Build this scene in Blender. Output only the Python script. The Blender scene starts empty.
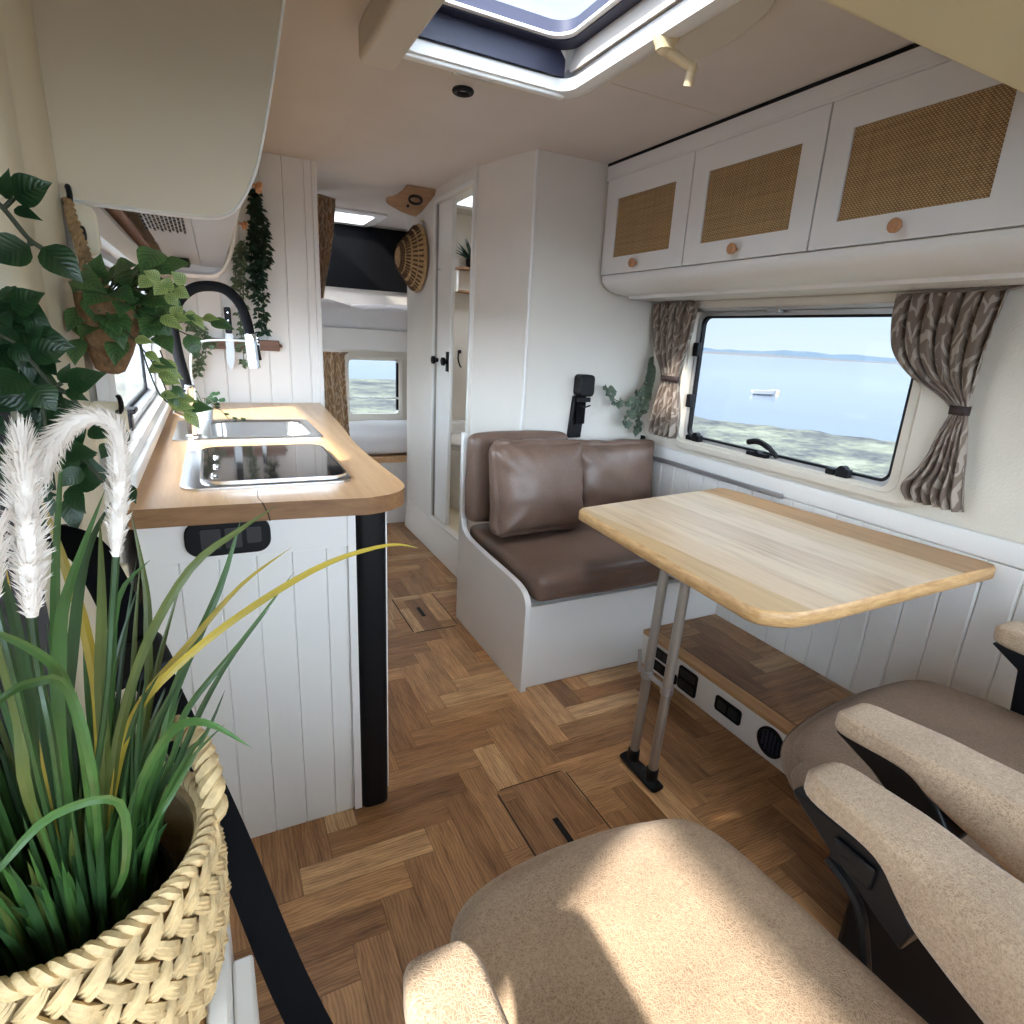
SKY_LO,SKY_HI,SUN_E,EXPO=.98,7,6.5,1.27
import bpy, bmesh, math, random
from mathutils import Vector, Matrix, Euler
random.seed(7)
C = bpy.context.scene.collection
PI = math.pi
# ---------------------------------------------------------------- camera geometry
YAW, PITCH, ROLL, FPX, EYE = 0.4753277, -0.2864772, 0.0555186, 585.5354, 1.3
def _axes():
    f = Vector((math.sin(YAW)*math.cos(PITCH), math.cos(YAW)*math.cos(PITCH), math.sin(PITCH)))
    r = f.cross(Vector((0, 0, 1))).normalized(); u = r.cross(f)
    c, s = math.cos(ROLL), math.sin(ROLL)
    return c*r + s*u, -s*r + c*u, f
AX = _axes()
def at(px, py, ax, val):
    """the point of the place seen at a measured photo point, on the plane axis = val"""
    d = AX[0]*((px-512)/FPX) + AX[1]*((512-py)/FPX) + AX[2]
    o = Vector((0, 0, EYE)); t = (val - o[ax])/d[ax]
    return o + d*t
# ---------------------------------------------------------------- mesh helper
class MB:
    def __init__(s): s.v=[]; s.f=[]; s.m=[]; s.uv=[]; s.col=[]
    def add(s, vs, fs, m=0, uv=None, col=None):
        b=len(s.v); s.v += [tuple(p) for p in vs]
        for k, f in enumerate(fs):
            s.f.append(tuple(b+i for i in f)); s.m.append(m)
            s.uv.append(uv[k] if uv else None); s.col.append(col)
        return s
    def box(s, x0,x1,y0,y1,z0,z1, m=0, M=None):
        vs=[Vector(p) for p in ((x0,y0,z0),(x1,y0,z0),(x1,y1,z0),(x0,y1,z0),(x0,y0,z1),(x1,y0,z1),(x1,y1,z1),(x0,y1,z1))]
        if M is not None: vs=[M@p for p in vs]
        return s.add(vs,[(3,2,1,0),(4,5,6,7),(0,1,5,4),(1,2,6,5),(2,3,7,6),(3,0,4,7)],m)
    def prism(s, poly, ax, a, b, m=0):
        def P(u,v,w): return ((w,u,v),(u,w,v),(u,v,w))[ax]
        n=len(poly); vs=[P(u,v,a) for u,v in poly]+[P(u,v,b) for u,v in poly]
        fs=[tuple(range(n)), tuple(range(2*n-1,n-1,-1))]+[(i,i+n,(i+1)%n+n,(i+1)%n) for i in range(n)]
        return s.add(vs,fs,m)
    def loft(s, loops, m=0, cap0=True, cap1=True, closed=True):
        n=len(loops[0]); vs=[p for l in loops for p in l]; fs=[]
        for k in range(len(loops)-1):
            for i in range(n if closed else n-1):
                j=(i+1)%n; fs.append((k*n+i,k*n+j,(k+1)*n+j,(k+1)*n+i))
        if cap0: fs.append(tuple(range(n-1,-1,-1)))
        if cap1: fs.append(tuple((len(loops)-1)*n+i for i in range(n)))
        return s.add(vs,fs,m)
    def tube(s, pts, r, n=8, m=0, caps=True, flat=1.0, up=None):
        pts=[Vector(p) for p in pts]; loops=[]; prev=None
        for i,p in enumerate(pts):
            d=(pts[min(i+1,len(pts)-1)]-pts[max(i-1,0)])
            d=d.normalized() if d.length>1e-9 else Vector((0,0,1))
            if prev is None:
                u=Vector(up) if up else Vector((0,0,1))
                if abs(d.dot(u))>.95: u=Vector((1,0,0))
                a=(u-d*u.dot(d)).normalized()
            else:
                a=prev-d*prev.dot(d); a=a.normalized() if a.length>1e-6 else d.orthogonal().normalized()
            prev=a; b=d.cross(a); rr=r[i] if isinstance(r,(list,tuple)) else r
            loops.append([p+a*(rr*flat*math.cos(2*PI*k/n))+b*(rr*math.sin(2*PI*k/n)) for k in range(n)])
        return s.loft(loops,m,caps,caps)
    def cyl(s,p0,p1,r0,r1=None,n=20,m=0): return s.tube([p0,p1],[r0,r0 if r1 is None else r1],n,m)
    def lathe(s, prof, c=(0,0,0), ax=(0,0,1), n=28, m=0, cap=True):
        q=Vector((0,0,1)).rotation_difference(Vector(ax).normalized()).to_matrix(); c=Vector(c)
        loops=[[c+q@Vector((r*math.cos(2*PI*k/n),r*math.sin(2*PI*k/n),z)) for k in range(n)] for r,z in prof]
        return s.loft(loops,m,cap,cap)
    def grid(s, fn, nu, nv, m=0, uvs=True):
        vs=[fn(i/nu,j/nv) for j in range(nv+1) for i in range(nu+1)]; fs=[]; uv=[]
        for j in range(nv):
            for i in range(nu):
                a=j*(nu+1)+i; fs.append((a,a+1,a+nu+2,a+nu+1))
                uv.append(((i/nu,j/nv),((i+1)/nu,j/nv),((i+1)/nu,(j+1)/nv),(i/nu,(j+1)/nv)))
        return s.add(vs,fs,m,uv)
    def sphere(s,c,r,n=12,k=8,m=0):
        c=Vector(c); r=Vector(r) if hasattr(r,'__len__') else Vector((r,r,r))
        loops=[]
        for j in range(k+1):
            t=-PI/2+PI*j/k; q=max(math.cos(t),1e-3)
            loops.append([c+Vector((r.x*q*math.cos(2*PI*i/n),r.y*q*math.sin(2*PI*i/n),r.z*math.sin(t))) for i in range(n)])
        return s.loft(loops,m)
    def leaf(s, base, tip, w, nrm, fold=.25, curl=.15, m=0, seg=6):
        base=Vector(base); tip=Vector(tip); d=tip-base; L=d.length
        if L<1e-6: return s
        d/=L; nrm=Vector(nrm); nrm=(nrm-d*nrm.dot(d)); nrm=nrm.normalized() if nrm.length>1e-6 else d.orthogonal().normalized()
        b=d.cross(nrm); vs=[]; uv=[]
        for i in range(seg+1):
            t=i/seg; hw=.5*w*(math.sin(PI*min(1,t**.75))**(.8 if t<.4 else 1.15) if 0<t<1 else 0.02)
            c=base+d*(L*t)+nrm*(curl*L*(math.sin(PI*t)*.5))
            vs += [c-b*hw+nrm*(fold*hw), c, c+b*hw+nrm*(fold*hw)]
        fs=[]
        for i in range(seg):
            a=3*i; fs += [(a,a+1,a+4,a+3),(a+1,a+2,a+5,a+4)]
            t0,t1=i/seg,(i+1)/seg; uv += [((0,t0),(.5,t0),(.5,t1),(0,t1)),((.5,t0),(1,t0),(1,t1),(.5,t1))]
        return s.add(vs,fs,m,uv)
    def blade(s, pts, w, m=0, nrm=(0,-1,.3), fold=.35):
        pts=smooth_path(pts,4); n=len(pts); vs=[]; nr=Vector(nrm)
        for i,p in enumerate(pts):
            d=(pts[min(i+1,n-1)]-pts[max(i-1,0)]).normalized()
            q=(nr-d*nr.dot(d)).normalized(); b=d.cross(q); t=i/(n-1)
            hw=.5*w*(min(1,.65+t*1.2) if t<.55 else max(.03,(1-((t-.55)/.45)**1.6)))
            vs += [p-b*hw+q*(fold*hw), p, p+b*hw+q*(fold*hw)]
        fs=[]
        for i in range(n-1):
            a=3*i; fs += [(a,a+1,a+4,a+3),(a+1,a+2,a+5,a+4)]
        return s.add(vs,fs,m)
    def build(s, name, mats, parent=None, bevel=0, seg=2, angle=38, sub=0, solid=0):
        me=bpy.data.meshes.new(name); me.from_pydata(s.v,[],s.f)
        mats=mats if isinstance(mats,(list,tuple)) else [mats]
        for m in mats: me.materials.append(m)
        me.polygons.foreach_set('material_index',s.m)
        if any(u for u in s.uv):
            L=me.uv_layers.new(name='UVMap')
            for p,u in zip(me.polygons,s.uv):
                if u:
                    for k,li in enumerate(p.loop_indices): L.data[li].uv=u[k]
        if any(c is not None for c in s.col):
            A=me.color_attributes.new('tone','FLOAT_COLOR','CORNER')
            for p,c in zip(me.polygons,s.col):
                c=c if c is not None else (.5,.5,.5)
                for li in p.loop_indices: A.data[li].color=(c[0],c[1],c[2],1)
        bm=bmesh.new(); bm.from_mesh(me)
        if not any(u for u in s.uv): bmesh.ops.recalc_face_normals(bm,faces=bm.faces[:])
        a=math.radians(angle)
        for f in bm.faces: f.smooth=True
        for e in bm.edges:
            e.smooth = not (len(e.link_faces)==2 and e.calc_face_angle(0)>a)
        bm.to_mesh(me); bm.free()
        o=bpy.data.objects.new(name,me); C.objects.link(o)
        if parent is not None:
            o.parent=parent
            if parent.type=='EMPTY' and not parent.get('_local'): o.matrix_parent_inverse=Matrix.Translation(-parent.location)
        if solid:
            md=o.modifiers.new('s','SOLIDIFY'); md.thickness=solid; md.offset=0
        if bevel:
            md=o.modifiers.new('b','BEVEL'); md.width=bevel; md.segments=seg; md.limit_method='ANGLE'; md.angle_limit=math.radians(40)
        if sub:
            md=o.modifiers.new('d','SUBSURF'); md.levels=sub; md.render_levels=sub
        return o
def smooth_path(pts, k=6):
    P=[Vector(p) for p in pts]
    if len(P)<3: return [P[0].lerp(P[-1],i/k) for i in range(k+1)]
    out=[]; n=len(P)
    for i in range(n-1):
        a=P[max(i-1,0)]; b=P[i]; c=P[i+1]; d=P[min(i+2,n-1)]
        for j in range(k):
            t=j/k; out.append(.5*((2*b)+(c-a)*t+(2*a-5*b+4*c-d)*t*t+(3*b-a-3*c+d)*t**3))
    out.append(P[-1]); return out
def rrect(x0,x1,y0,y1,r,n=6):
    o=[]; r=max(r,1e-4)
    for cx,cy,a in ((x1-r,y1-r,0),(x0+r,y1-r,PI/2),(x0+r,y0+r,PI),(x1-r,y0+r,1.5*PI)):
        for k in range(n+1):
            t=a+PI/2*k/n; o.append((cx+r*math.cos(t),cy+r*math.sin(t)))
    return o
def thing(name,label,cat,loc=(0,0,0),group=None,local=False):
    o=bpy.data.objects.new(name,None); C.objects.link(o); o.location=loc
    o['label']=label; o['category']=cat
    if group: o['group']=group
    if local: o['_local']=1
    return o
def tag(o,label,cat,group=None,kind=None):
    o['label']=label; o['category']=cat
    if group: o['group']=group
    if kind: o['kind']=kind
    return o
def struct(o,label,cat): 
    o['kind']='structure'; o['label']=label; o['category']=cat; return o
def panel_holes(mb, ax, a, b, u0,u1,v0,v1, holes, m=0):
    """slab a..b on axis ax over u,v with rectangular openings"""
    us=sorted({u0,u1,*[h[0] for h in holes],*[h[1] for h in holes]}); vs=sorted({v0,v1,*[h[2] for h in holes],*[h[3] for h in holes]})
    us=[u for u in us if u0<=u<=u1]; vs=[v for v in vs if v0<=v<=v1]
    for i in range(len(us)-1):
        for j in range(len(vs)-1):
            cu,cv=(us[i]+us[i+1])/2,(vs[j]+vs[j+1])/2
            if any(h[0]<cu<h[1] and h[2]<cv<h[3] for h in holes): continue
            A=[(a,b),(us[i],us[i+1]),(vs[j],vs[j+1])]
            if ax==0: mb.box(a,b,us[i],us[i+1],vs[j],vs[j+1],m)
            elif ax==1: mb.box(us[i],us[i+1],a,b,vs[j],vs[j+1],m)
            else: mb.box(us[i],us[i+1],vs[j],vs[j+1],a,b,m)
    return mb
def ring(mb, ax, a, b, outer, inner, m=0):
    """frame: a ring between two equal-length loops (u,v), thickness a..b on ax"""
    def P(u,v,w): return ((w,u,v),(u,w,v),(u,v,w))[ax]
    n=len(outer)
    return mb.loft([[P(u,v,a) for u,v in outer],[P(u,v,b) for u,v in outer],[P(u,v,b) for u,v in inner],[P(u,v,a) for u,v in inner],[P(u,v,a) for u,v in outer]],m,False,False)
# ---------------------------------------------------------------- materials
def _new(name):
    m=bpy.data.materials.new(name); m.use_nodes=True; nt=m.node_tree
    return m, nt, nt.nodes['Principled BSDF']
def N(nt,t,**k):
    n=nt.nodes.new(t)
    for a,b in k.items():
        if a in n.inputs.keys() if hasattr(n.inputs,'keys') else False: n.inputs[a].default_value=b
        else: setattr(n,a,b)
    return n
def math_(nt,op,a,b=None,c=None):
    n=nt.nodes.new('ShaderNodeMath'); n.operation=op
    for i,x in enumerate((a,b,c)):
        if x is None: continue
        if isinstance(x,(int,float)): n.inputs[i].default_value=x
        else: nt.links.new(x,n.inputs[i])
    return n.outputs[0]
def mixc(nt,fac,a,b):
    n=nt.nodes.new('ShaderNodeMix'); n.data_type='RGBA'
    for i,x in ((0,fac),(6,a),(7,b)):
        if isinstance(x,(int,float)): n.inputs[i].default_value=x
        elif isinstance(x,tuple): n.inputs[i].default_value=(*x[:3],1)
        else: nt.links.new(x,n.inputs[i])
    return n.outputs[2]
def coords(nt,scale=(1,1,1),kind='Object',rot=(0,0,0)):
    tc=nt.nodes.new('ShaderNodeTexCoord'); mp=nt.nodes.new('ShaderNodeMapping')
    mp.inputs['Scale'].default_value=scale; mp.inputs['Rotation'].default_value=rot
    nt.links.new(tc.outputs[kind],mp.inputs[0]); return mp.outputs[0]
def noise(nt,vec,scale,detail=3,rough=.55):
    n=nt.nodes.new('ShaderNodeTexNoise'); n.inputs['Scale'].default_value=scale; n.inputs['Detail'].default_value=detail; n.inputs['Roughness'].default_value=rough
    nt.links.new(vec,n.inputs['Vector']); return n.outputs['Fac']
def ramp(nt,fac,stops,interp='LINEAR'):
    n=nt.nodes.new('ShaderNodeValToRGB'); n.color_ramp.interpolation=interp
    e=n.color_ramp.elements
    while len(e)<len(stops): e.new(.5)
    for k,(p,c) in zip(e,stops): k.position=p; k.color=(*c[:3],1)
    nt.links.new(fac,n.inputs[0]); return n.outputs[0]
def bump(nt,b,h,strength,dist=.01):
    n=nt.nodes.new('ShaderNodeBump'); n.inputs['Strength'].default_value=strength; n.inputs['Distance'].default_value=dist
    nt.links.new(h,n.inputs['Height']); nt.links.new(n.outputs[0],b.inputs['Normal'])
def mat(name,col,rough=.5,metal=0,var=.06,vs=4,bp=0,bs=80,stretch=(1,1,1),coat=0,sheen=0,spec=.5):
    m,nt,b=_new(name); b.inputs['Roughness'].default_value=rough; b.inputs['Metallic'].default_value=metal
    b.inputs['Specular IOR Level'].default_value=spec
    if coat: b.inputs['Coat Weight'].default_value=coat; b.inputs['Coat Roughness'].default_value=.08
    if sheen: b.inputs['Sheen Weight'].default_value=sheen
    v=coords(nt,stretch); f=noise(nt,v,vs)
    c=mixc(nt,f,tuple(x*(1-var*2) for x in col),tuple(min(1,x*(1+var*2)) for x in col))
    nt.links.new(c,b.inputs['Base Color'])
    if bp: bump(nt,b,noise(nt,v,bs,4),bp,.004)
    return m
def wood(name,c1,c2,rough=.45,stretch=(14,1,14),scale=3,coat=0):
    m,nt,b=_new(name); v=coords(nt,stretch)
    f=noise(nt,v,scale,6,.62); g=noise(nt,coords(nt,tuple(s*6 for s in stretch)),scale,3)
    f=math_(nt,'ADD',math_(nt,'MULTIPLY',f,.75),math_(nt,'MULTIPLY',g,.25))
    nt.links.new(ramp(nt,f,[(.32,c1),(.68,c2)]),b.inputs['Base Color'])
    b.inputs['Roughness'].default_value=rough
    if coat: b.inputs['Coat Weight'].default_value=coat; b.inputs['Coat Roughness'].default_value=.15
    bump(nt,b,f,.08,.003); return m
def glass(name,tint=(1,1,1),gloss=.08,rough=0):
    m,nt,b=_new(name); nt.nodes.remove(b); out=[n for n in nt.nodes if n.type=='OUTPUT_MATERIAL'][0]
    t=N(nt,'ShaderNodeBsdfTransparent'); t.inputs[0].default_value=(*tint,1)
    g=N(nt,'ShaderNodeBsdfGlossy'); g.inputs['Roughness'].default_value=rough
    x=N(nt,'ShaderNodeMixShader'); fr=N(nt,'ShaderNodeFresnel'); fr.inputs[0].default_value=1.35
    nt.links.new(math_(nt,'MULTIPLY',fr.outputs[0],gloss*10),x.inputs[0])
    nt.links.new(t.outputs[0],x.inputs[1]); nt.links.new(g.outputs[0],x.inputs[2]); nt.links.new(x.outputs[0],out.inputs[0]); return m
def parquet_mat(name):
    m,nt,b=_new(name)
    at_=N(nt,'ShaderNodeVertexColor'); at_.layer_name='tone'
    uv=N(nt,'ShaderNodeUVMap'); uv.uv_map='UVMap'
    mp=N(nt,'ShaderNodeMapping'); mp.inputs['Scale'].default_value=(1.3,9,1); nt.links.new(uv.outputs[0],mp.inputs[0])
    f=noise(nt,mp.outputs[0],1.6,6,.62)
    w=N(nt,'ShaderNodeTexWave'); w.bands_direction='Y'; w.inputs['Scale'].default_value=5; w.inputs['Distortion'].default_value=11; w.inputs['Detail'].default_value=3; w.inputs['Detail Scale'].default_value=.8
    mp2=N(nt,'ShaderNodeMapping'); mp2.inputs['Scale'].default_value=(.7,2.4,1); nt.links.new(uv.outputs[0],mp2.inputs[0]); nt.links.new(mp2.outputs[0],w.inputs[0])
    g=math_(nt,'ADD',math_(nt,'MULTIPLY',f,.8),math_(nt,'MULTIPLY',w.outputs['Fac'],.15))
    sh=ramp(nt,g,[(.28,(.44,.39,.35)),(.5,(.84,.84,.84)),(.74,(1.28,1.32,1.36))])
    mu=nt.nodes.new('ShaderNodeMix'); mu.data_type='RGBA'; mu.blend_type='MULTIPLY'; mu.inputs[0].default_value=1
    nt.links.new(at_.outputs[0],mu.inputs[6]); nt.links.new(sh,mu.inputs[7]); nt.links.new(mu.outputs[2],b.inputs['Base Color'])
    b.inputs['Roughness'].default_value=.36; bump(nt,b,g,.06,.002); return m
def leaf_fabric(name,dark,light,ku=5,kv=9,rough=.85,uvk='UV'):
    """woven cloth printed with pale fronds"""
    m,nt,b=_new(name); b.inputs['Roughness'].default_value=rough; b.inputs['Sheen Weight'].default_value=.2
    tc=N(nt,'ShaderNodeTexCoord'); sx=N(nt,'ShaderNodeSeparateXYZ'); nt.links.new(tc.outputs['UV'],sx.inputs[0])
    u,v=sx.outputs[0],sx.outputs[1]
    nz=noise(nt,tc.outputs['UV'],7,2)
    uu=math_(nt,'ADD',math_(nt,'MULTIPLY',u,ku),math_(nt,'MULTIPLY',nz,1.1))
    loc=math_(nt,'ABSOLUTE',math_(nt,'SUBTRACT',math_(nt,'FRACT',uu),.5))
    par=math_(nt,'FLOOR',uu)
    ph=math_(nt,'ADD',math_(nt,'ADD',math_(nt,'MULTIPLY',v,kv),math_(nt,'MULTIPLY',loc,3.0)),math_(nt,'MULTIPLY',par,.37))
    st=math_(nt,'SINE',math_(nt,'MULTIPLY',ph,2*PI))
    lf=math_(nt,'SUBTRACT',math_(nt,'MULTIPLY',st,.5),math_(nt,'MULTIPLY',math_(nt,'ABSOLUTE',math_(nt,'SUBTRACT',loc,.26)),1.3))
    ms=N(nt,'ShaderNodeMapRange'); ms.inputs[1].default_value=-.04; ms.inputs[2].default_value=.04; nt.links.new(lf,ms.inputs[0])
    fine=noise(nt,tc.outputs['UV'],260,2)
    c=mixc(nt,ms.outputs[0],dark,light); c=mixc(nt,math_(nt,'MULTIPLY',fine,.28),c,tuple(x*.6 for x in dark))
    nt.links.new(c,b.inputs['Base Color']); bump(nt,b,fine,.15,.002)
    # daylight shows through the cloth a little
    tr=N(nt,'ShaderNodeBsdfTranslucent'); nt.links.new(c,tr.inputs[0]); mx=N(nt,'ShaderNodeMixShader'); mx.inputs[0].default_value=.25
    out=[n for n in nt.nodes if n.type=='OUTPUT_MATERIAL'][0]
    nt.links.new(b.outputs[0],mx.inputs[1]); nt.links.new(tr.outputs[0],mx.inputs[2]); nt.links.new(mx.outputs[0],out.inputs[0]); return m
def rattan(name):
    m,nt,b=_new(name); b.inputs['Roughness'].default_value=.6
    tc=N(nt,'ShaderNodeTexCoord'); sx=N(nt,'ShaderNodeSeparateXYZ'); nt.links.new(tc.outputs['Object'],sx.inputs[0])
    y,z=sx.outputs[1],sx.outputs[2]
    row=math_(nt,'FLOOR',math_(nt,'MULTIPLY',z,200))
    sh=math_(nt,'MULTIPLY',math_(nt,'MODULO',row,2),.5)
    fy=math_(nt,'FRACT',math_(nt,'ADD',math_(nt,'MULTIPLY',y,110),sh)); fz=math_(nt,'FRACT',math_(nt,'MULTIPLY',z,200))
    h=math_(nt,'MULTIPLY',math_(nt,'SINE',math_(nt,'MULTIPLY',fy,PI)),math_(nt,'SINE',math_(nt,'MULTIPLY',fz,PI)))
    str_=noise(nt,coords(nt,(1,60,1.5)),2,3); str2=noise(nt,coords(nt,(1,1.5,60)),2,3)
    k=math_(nt,'ADD',math_(nt,'MULTIPLY',h,.62),math_(nt,'MULTIPLY',math_(nt,'ADD',str_,str2),.3))
    nt.links.new(ramp(nt,k,[(.15,(.05,.022,.007)),(.5,(.27,.155,.06)),(.9,(.6,.4,.185))]),b.inputs['Base Color'])
    bump(nt,b,h,.6,.002); return m
def hide(name,c1,c2,vor=55,rough=.6,bs=.5,sheen=.0,ek=-.2,eb=1.0):
    m,nt,b=_new(name); b.inputs['Roughness'].default_value=rough; b.inputs['Sheen Weight'].default_value=sheen
    v=coords(nt,(1,1,1))
    nz=N(nt,'ShaderNodeTexNoise'); nz.inputs['Scale'].default_value=30; nt.links.new(v,nz.inputs['Vector'])
    mxv=nt.nodes.new('ShaderNodeMix'); mxv.data_type='VECTOR'; mxv.inputs[0].default_value=.035; nt.links.new(v,mxv.inputs[4]); nt.links.new(nz.outputs['Color'],mxv.inputs[5])
    w=N(nt,'ShaderNodeTexVoronoi'); w.feature='DISTANCE_TO_EDGE'; w.inputs['Scale'].default_value=vor; nt.links.new(mxv.outputs[1],w.inputs['Vector'])
    e=N(nt,'ShaderNodeMapRange'); e.inputs[1].default_value=0; e.inputs[2].default_value=.22; nt.links.new(w.outputs['Distance'],e.inputs[0])
    big=noise(nt,v,5,4); fine=noise(nt,v,170,3)
    f=math_(nt,'ADD',math_(nt,'MULTIPLY',big,.55),math_(nt,'ADD',math_(nt,'MULTIPLY',e.outputs[0],ek),math_(nt,'MULTIPLY',fine,.45)))
    nt.links.new(ramp(nt,f,[(.12,c1),(.6,c2)]),b.inputs['Base Color'])
    bump(nt,b,math_(nt,'ADD',math_(nt,'MULTIPLY',e.outputs[0],eb),math_(nt,'MULTIPLY',fine,.6)),bs,.003); return m
def leafmat(name,c1,c2,vein=.12,rough=.35):
    m,nt,b=_new(name); b.inputs['Roughness'].default_value=rough
    tc=N(nt,'ShaderNodeTexCoord'); sx=N(nt,'ShaderNodeSeparateXYZ'); nt.links.new(tc.outputs['UV'],sx.inputs[0])
    d=math_(nt,'ABSOLUTE',math_(nt,'SUBTRACT',sx.outputs[0],.5))
    v=math_(nt,'SINE',math_(nt,'MULTIPLY',math_(nt,'SUBTRACT',sx.outputs[1],math_(nt,'MULTIPLY',d,.6)),46))
    nz=noise(nt,tc.outputs['Object'],9,3)
    f=math_(nt,'ADD',math_(nt,'MULTIPLY',v,vein),math_(nt,'ADD',math_(nt,'MULTIPLY',d,.5),math_(nt,'MULTIPLY',nz,.6)))
    nt.links.new(ramp(nt,f,[(.2,c1),(.75,c2)]),b.inputs['Base Color']); bump(nt,b,v,.15,.002)
    tr=N(nt,'ShaderNodeBsdfTranslucent'); tr.inputs[0].default_value=(*c2,1); mx=N(nt,'ShaderNodeMixShader'); mx.inputs[0].default_value=.18
    out=[n for n in nt.nodes if n.type=='OUTPUT_MATERIAL'][0]
    nt.links.new(b.outputs[0],mx.inputs[1]); nt.links.new(tr.outputs[0],mx.inputs[2]); nt.links.new(mx.outputs[0],out.inputs[0]); return m
MT=dict(
 white=mat('white_paint',(.74,.72,.69),.45,var=.02,bp=.05,bs=120),
 wall=mat('wall_paint',(.70,.66,.60),.6,var=.03,bp=.06,bs=60),
 vinyl=mat('textured_wall_vinyl',(.66,.60,.51),.7,var=.05,vs=6,bp=.35,bs=140),
 ceil=mat('ceiling_lining',(.60,.54,.49),.75,var=.05,vs=2.5,bp=.25,bs=220),
 cassette=mat('beige_cassette',(.58,.52,.43),.45,var=.02),
 framec=mat('beige_window_frame',(.62,.565,.48),.4,var=.02),
 cream=mat('cream_plastic',(.66,.575,.41),.42,var=.03),
 creamy=mat('yellow_cream_lining',(.68,.59,.36),.6,var=.03,bp=.1,bs=180),
 taupe=mat('taupe_cabinet_laminate',(.62,.53,.39),.45,var=.03,vs=3),
 plastic=mat('white_plastic',(.78,.77,.74),.35,var=.02),
 black=mat('black_plastic',(.005,.005,.006),.45,var=.1,spec=.22),
 hose=mat('black_rubber_hose',(.008,.008,.009),.75,var=.1,spec=.12),
 socket=mat('dark_socket_insert',(.02,.02,.022),.4,var=.05),
 blade=mat('matt_knife_steel',(.45,.46,.47),.45,.8),
 blackfab=mat('black_webbing',(.005,.005,.006),.9,var=.1,bp=.2,bs=300,spec=.08),
 navy=mat('navy_rubber',(.02,.022,.05),.5,var=.1),
 chrome=mat('chrome',(.82,.83,.85),.12,1,var=.02),
 steel=mat('brushed_steel',(.62,.64,.66),.27,1,var=.05,stretch=(1,30,30),vs=6),
 alu=mat('grey_aluminium',(.45,.45,.46),.35,.85,var=.04),
 legm=mat('grey_leg_paint',(.36,.32,.28),.35,.6,var=.03),
 oven=mat('smoked_glass',(.012,.011,.012),.04,0,var=.05,coat=1),
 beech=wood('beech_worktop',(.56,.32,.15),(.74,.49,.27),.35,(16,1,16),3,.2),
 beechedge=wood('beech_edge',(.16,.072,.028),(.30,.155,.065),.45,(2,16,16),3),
 oak=wood('warm_oak',(.33,.17,.065),(.52,.30,.13),.45,(14,1,14),3),
 walnut=wood('dark_walnut',(.10,.04,.02),(.20,.09,.045),.5,(1,14,14),3),
 cutwood=wood('pale_plywood',(.29,.155,.075),(.42,.25,.135),.55,(1,10,10),3),
 knobw=wood('turned_knob_wood',(.36,.16,.07),(.52,.26,.12),.45,(8,8,8),5),
 leather=hide('brown_leather',(.080,.045,.032),(.18,.115,.085),70,.38,.16,0,-.05,.25),
 suede=hide('tan_suede_hide',(.20,.122,.070),(.475,.34,.222),250,.85,.28,.2),
 brownhide=hide('brown_suede_hide',(.105,.062,.036),(.205,.135,.085),190,.6,.3,.1),
 sheet=mat('white_bed_linen',(.78,.77,.78),.85,var=.03,bp=.2,bs=30),
 rattan=rattan('rattan_weave'),
 curtain=leaf_fabric('leaf_print_cloth',(.20,.145,.112),(.44,.365,.30),4.6,8),
 curtain2=leaf_fabric('chevron_leaf_cloth',(.46,.30,.165),(.76,.60,.42),3.2,8),
 parquet=parquet_mat('oak_parquet'),
 gap=mat('dark_joint',(.03,.016,.008),.8),
 glass=glass('window_glass',(.97,.985,1),.03),
 tint=glass('tinted_acrylic_pane',(.64,.67,.70),.02),
 dome=glass('rooflight_acrylic',(.93,.94,.96),.05,.1),
 dleaf=leafmat('dark_green_leaf',(.008,.028,.012),(.03,.085,.026),.05),
 mleaf=leafmat('mid_green_leaf',(.02,.06,.02),(.11,.22,.07)),
 vleaf=leafmat('variegated_leaf',(.10,.20,.05),(.50,.56,.20),.2),
 eleaf=leafmat('eucalyptus_leaf',(.045,.075,.045),(.18,.225,.165),.03,.6),
 tleaf=leafmat('tiny_dark_leaf',(.006,.022,.012),(.03,.075,.035),.03),
 pleaf=leafmat('tiny_grey_green_leaf',(.06,.10,.05),(.19,.25,.14),.03),
 grass=mat('green_blade',(.035,.085,.018),.38,var=.4,vs=14),
 grass2=mat('dark_green_blade',(.02,.05,.014),.4,var=.4,vs=14),
 ygrass=mat('yellow_green_blade',(.30,.22,.025),.4,var=.3,vs=14),
 ograss=mat('olive_blade',(.07,.09,.02),.4,var=.3,vs=14),
 stem=mat('dark_stem',(.03,.04,.015),.6,var=.2),
 plume=mat('cream_white_plume',(.76,.70,.64),.7,var=.04,vs=10),
 straw=mat('seagrass_straw',(.50,.365,.185),.7,var=.32,vs=45,bp=.5,bs=120),
 hatm=mat('woven_straw_hat',(.42,.27,.12),.7,var=.35,vs=40,bp=.5,bs=90),
 coir=mat('brown_coir',(.20,.11,.05),.9,var=.45,vs=70,bp=1,bs=110),
 rope=mat('jute_rope',(.30,.19,.09),.9,var=.3,vs=60,bp=.6,bs=100),
 soil=mat('dark_soil',(.02,.014,.01),.95,var=.4,vs=60,bp=1,bs=60),
 ceramic=mat('white_ceramic',(.82,.81,.79),.2,var=.02),
 brass=mat('brass_buckle',(.55,.38,.12),.3,1),
 grey=mat('grey_hood_metal',(.42,.40,.38),.35,.4,var=.04),
 screen=mat('grey_fly_screen',(.07,.072,.085),.8,var=.1,bp=.4,bs=260,stretch=(1,1,6)),
)
from mathutils import noise as mnoise
RX=1.98; LX=-.2; CZ=2.05
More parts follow.
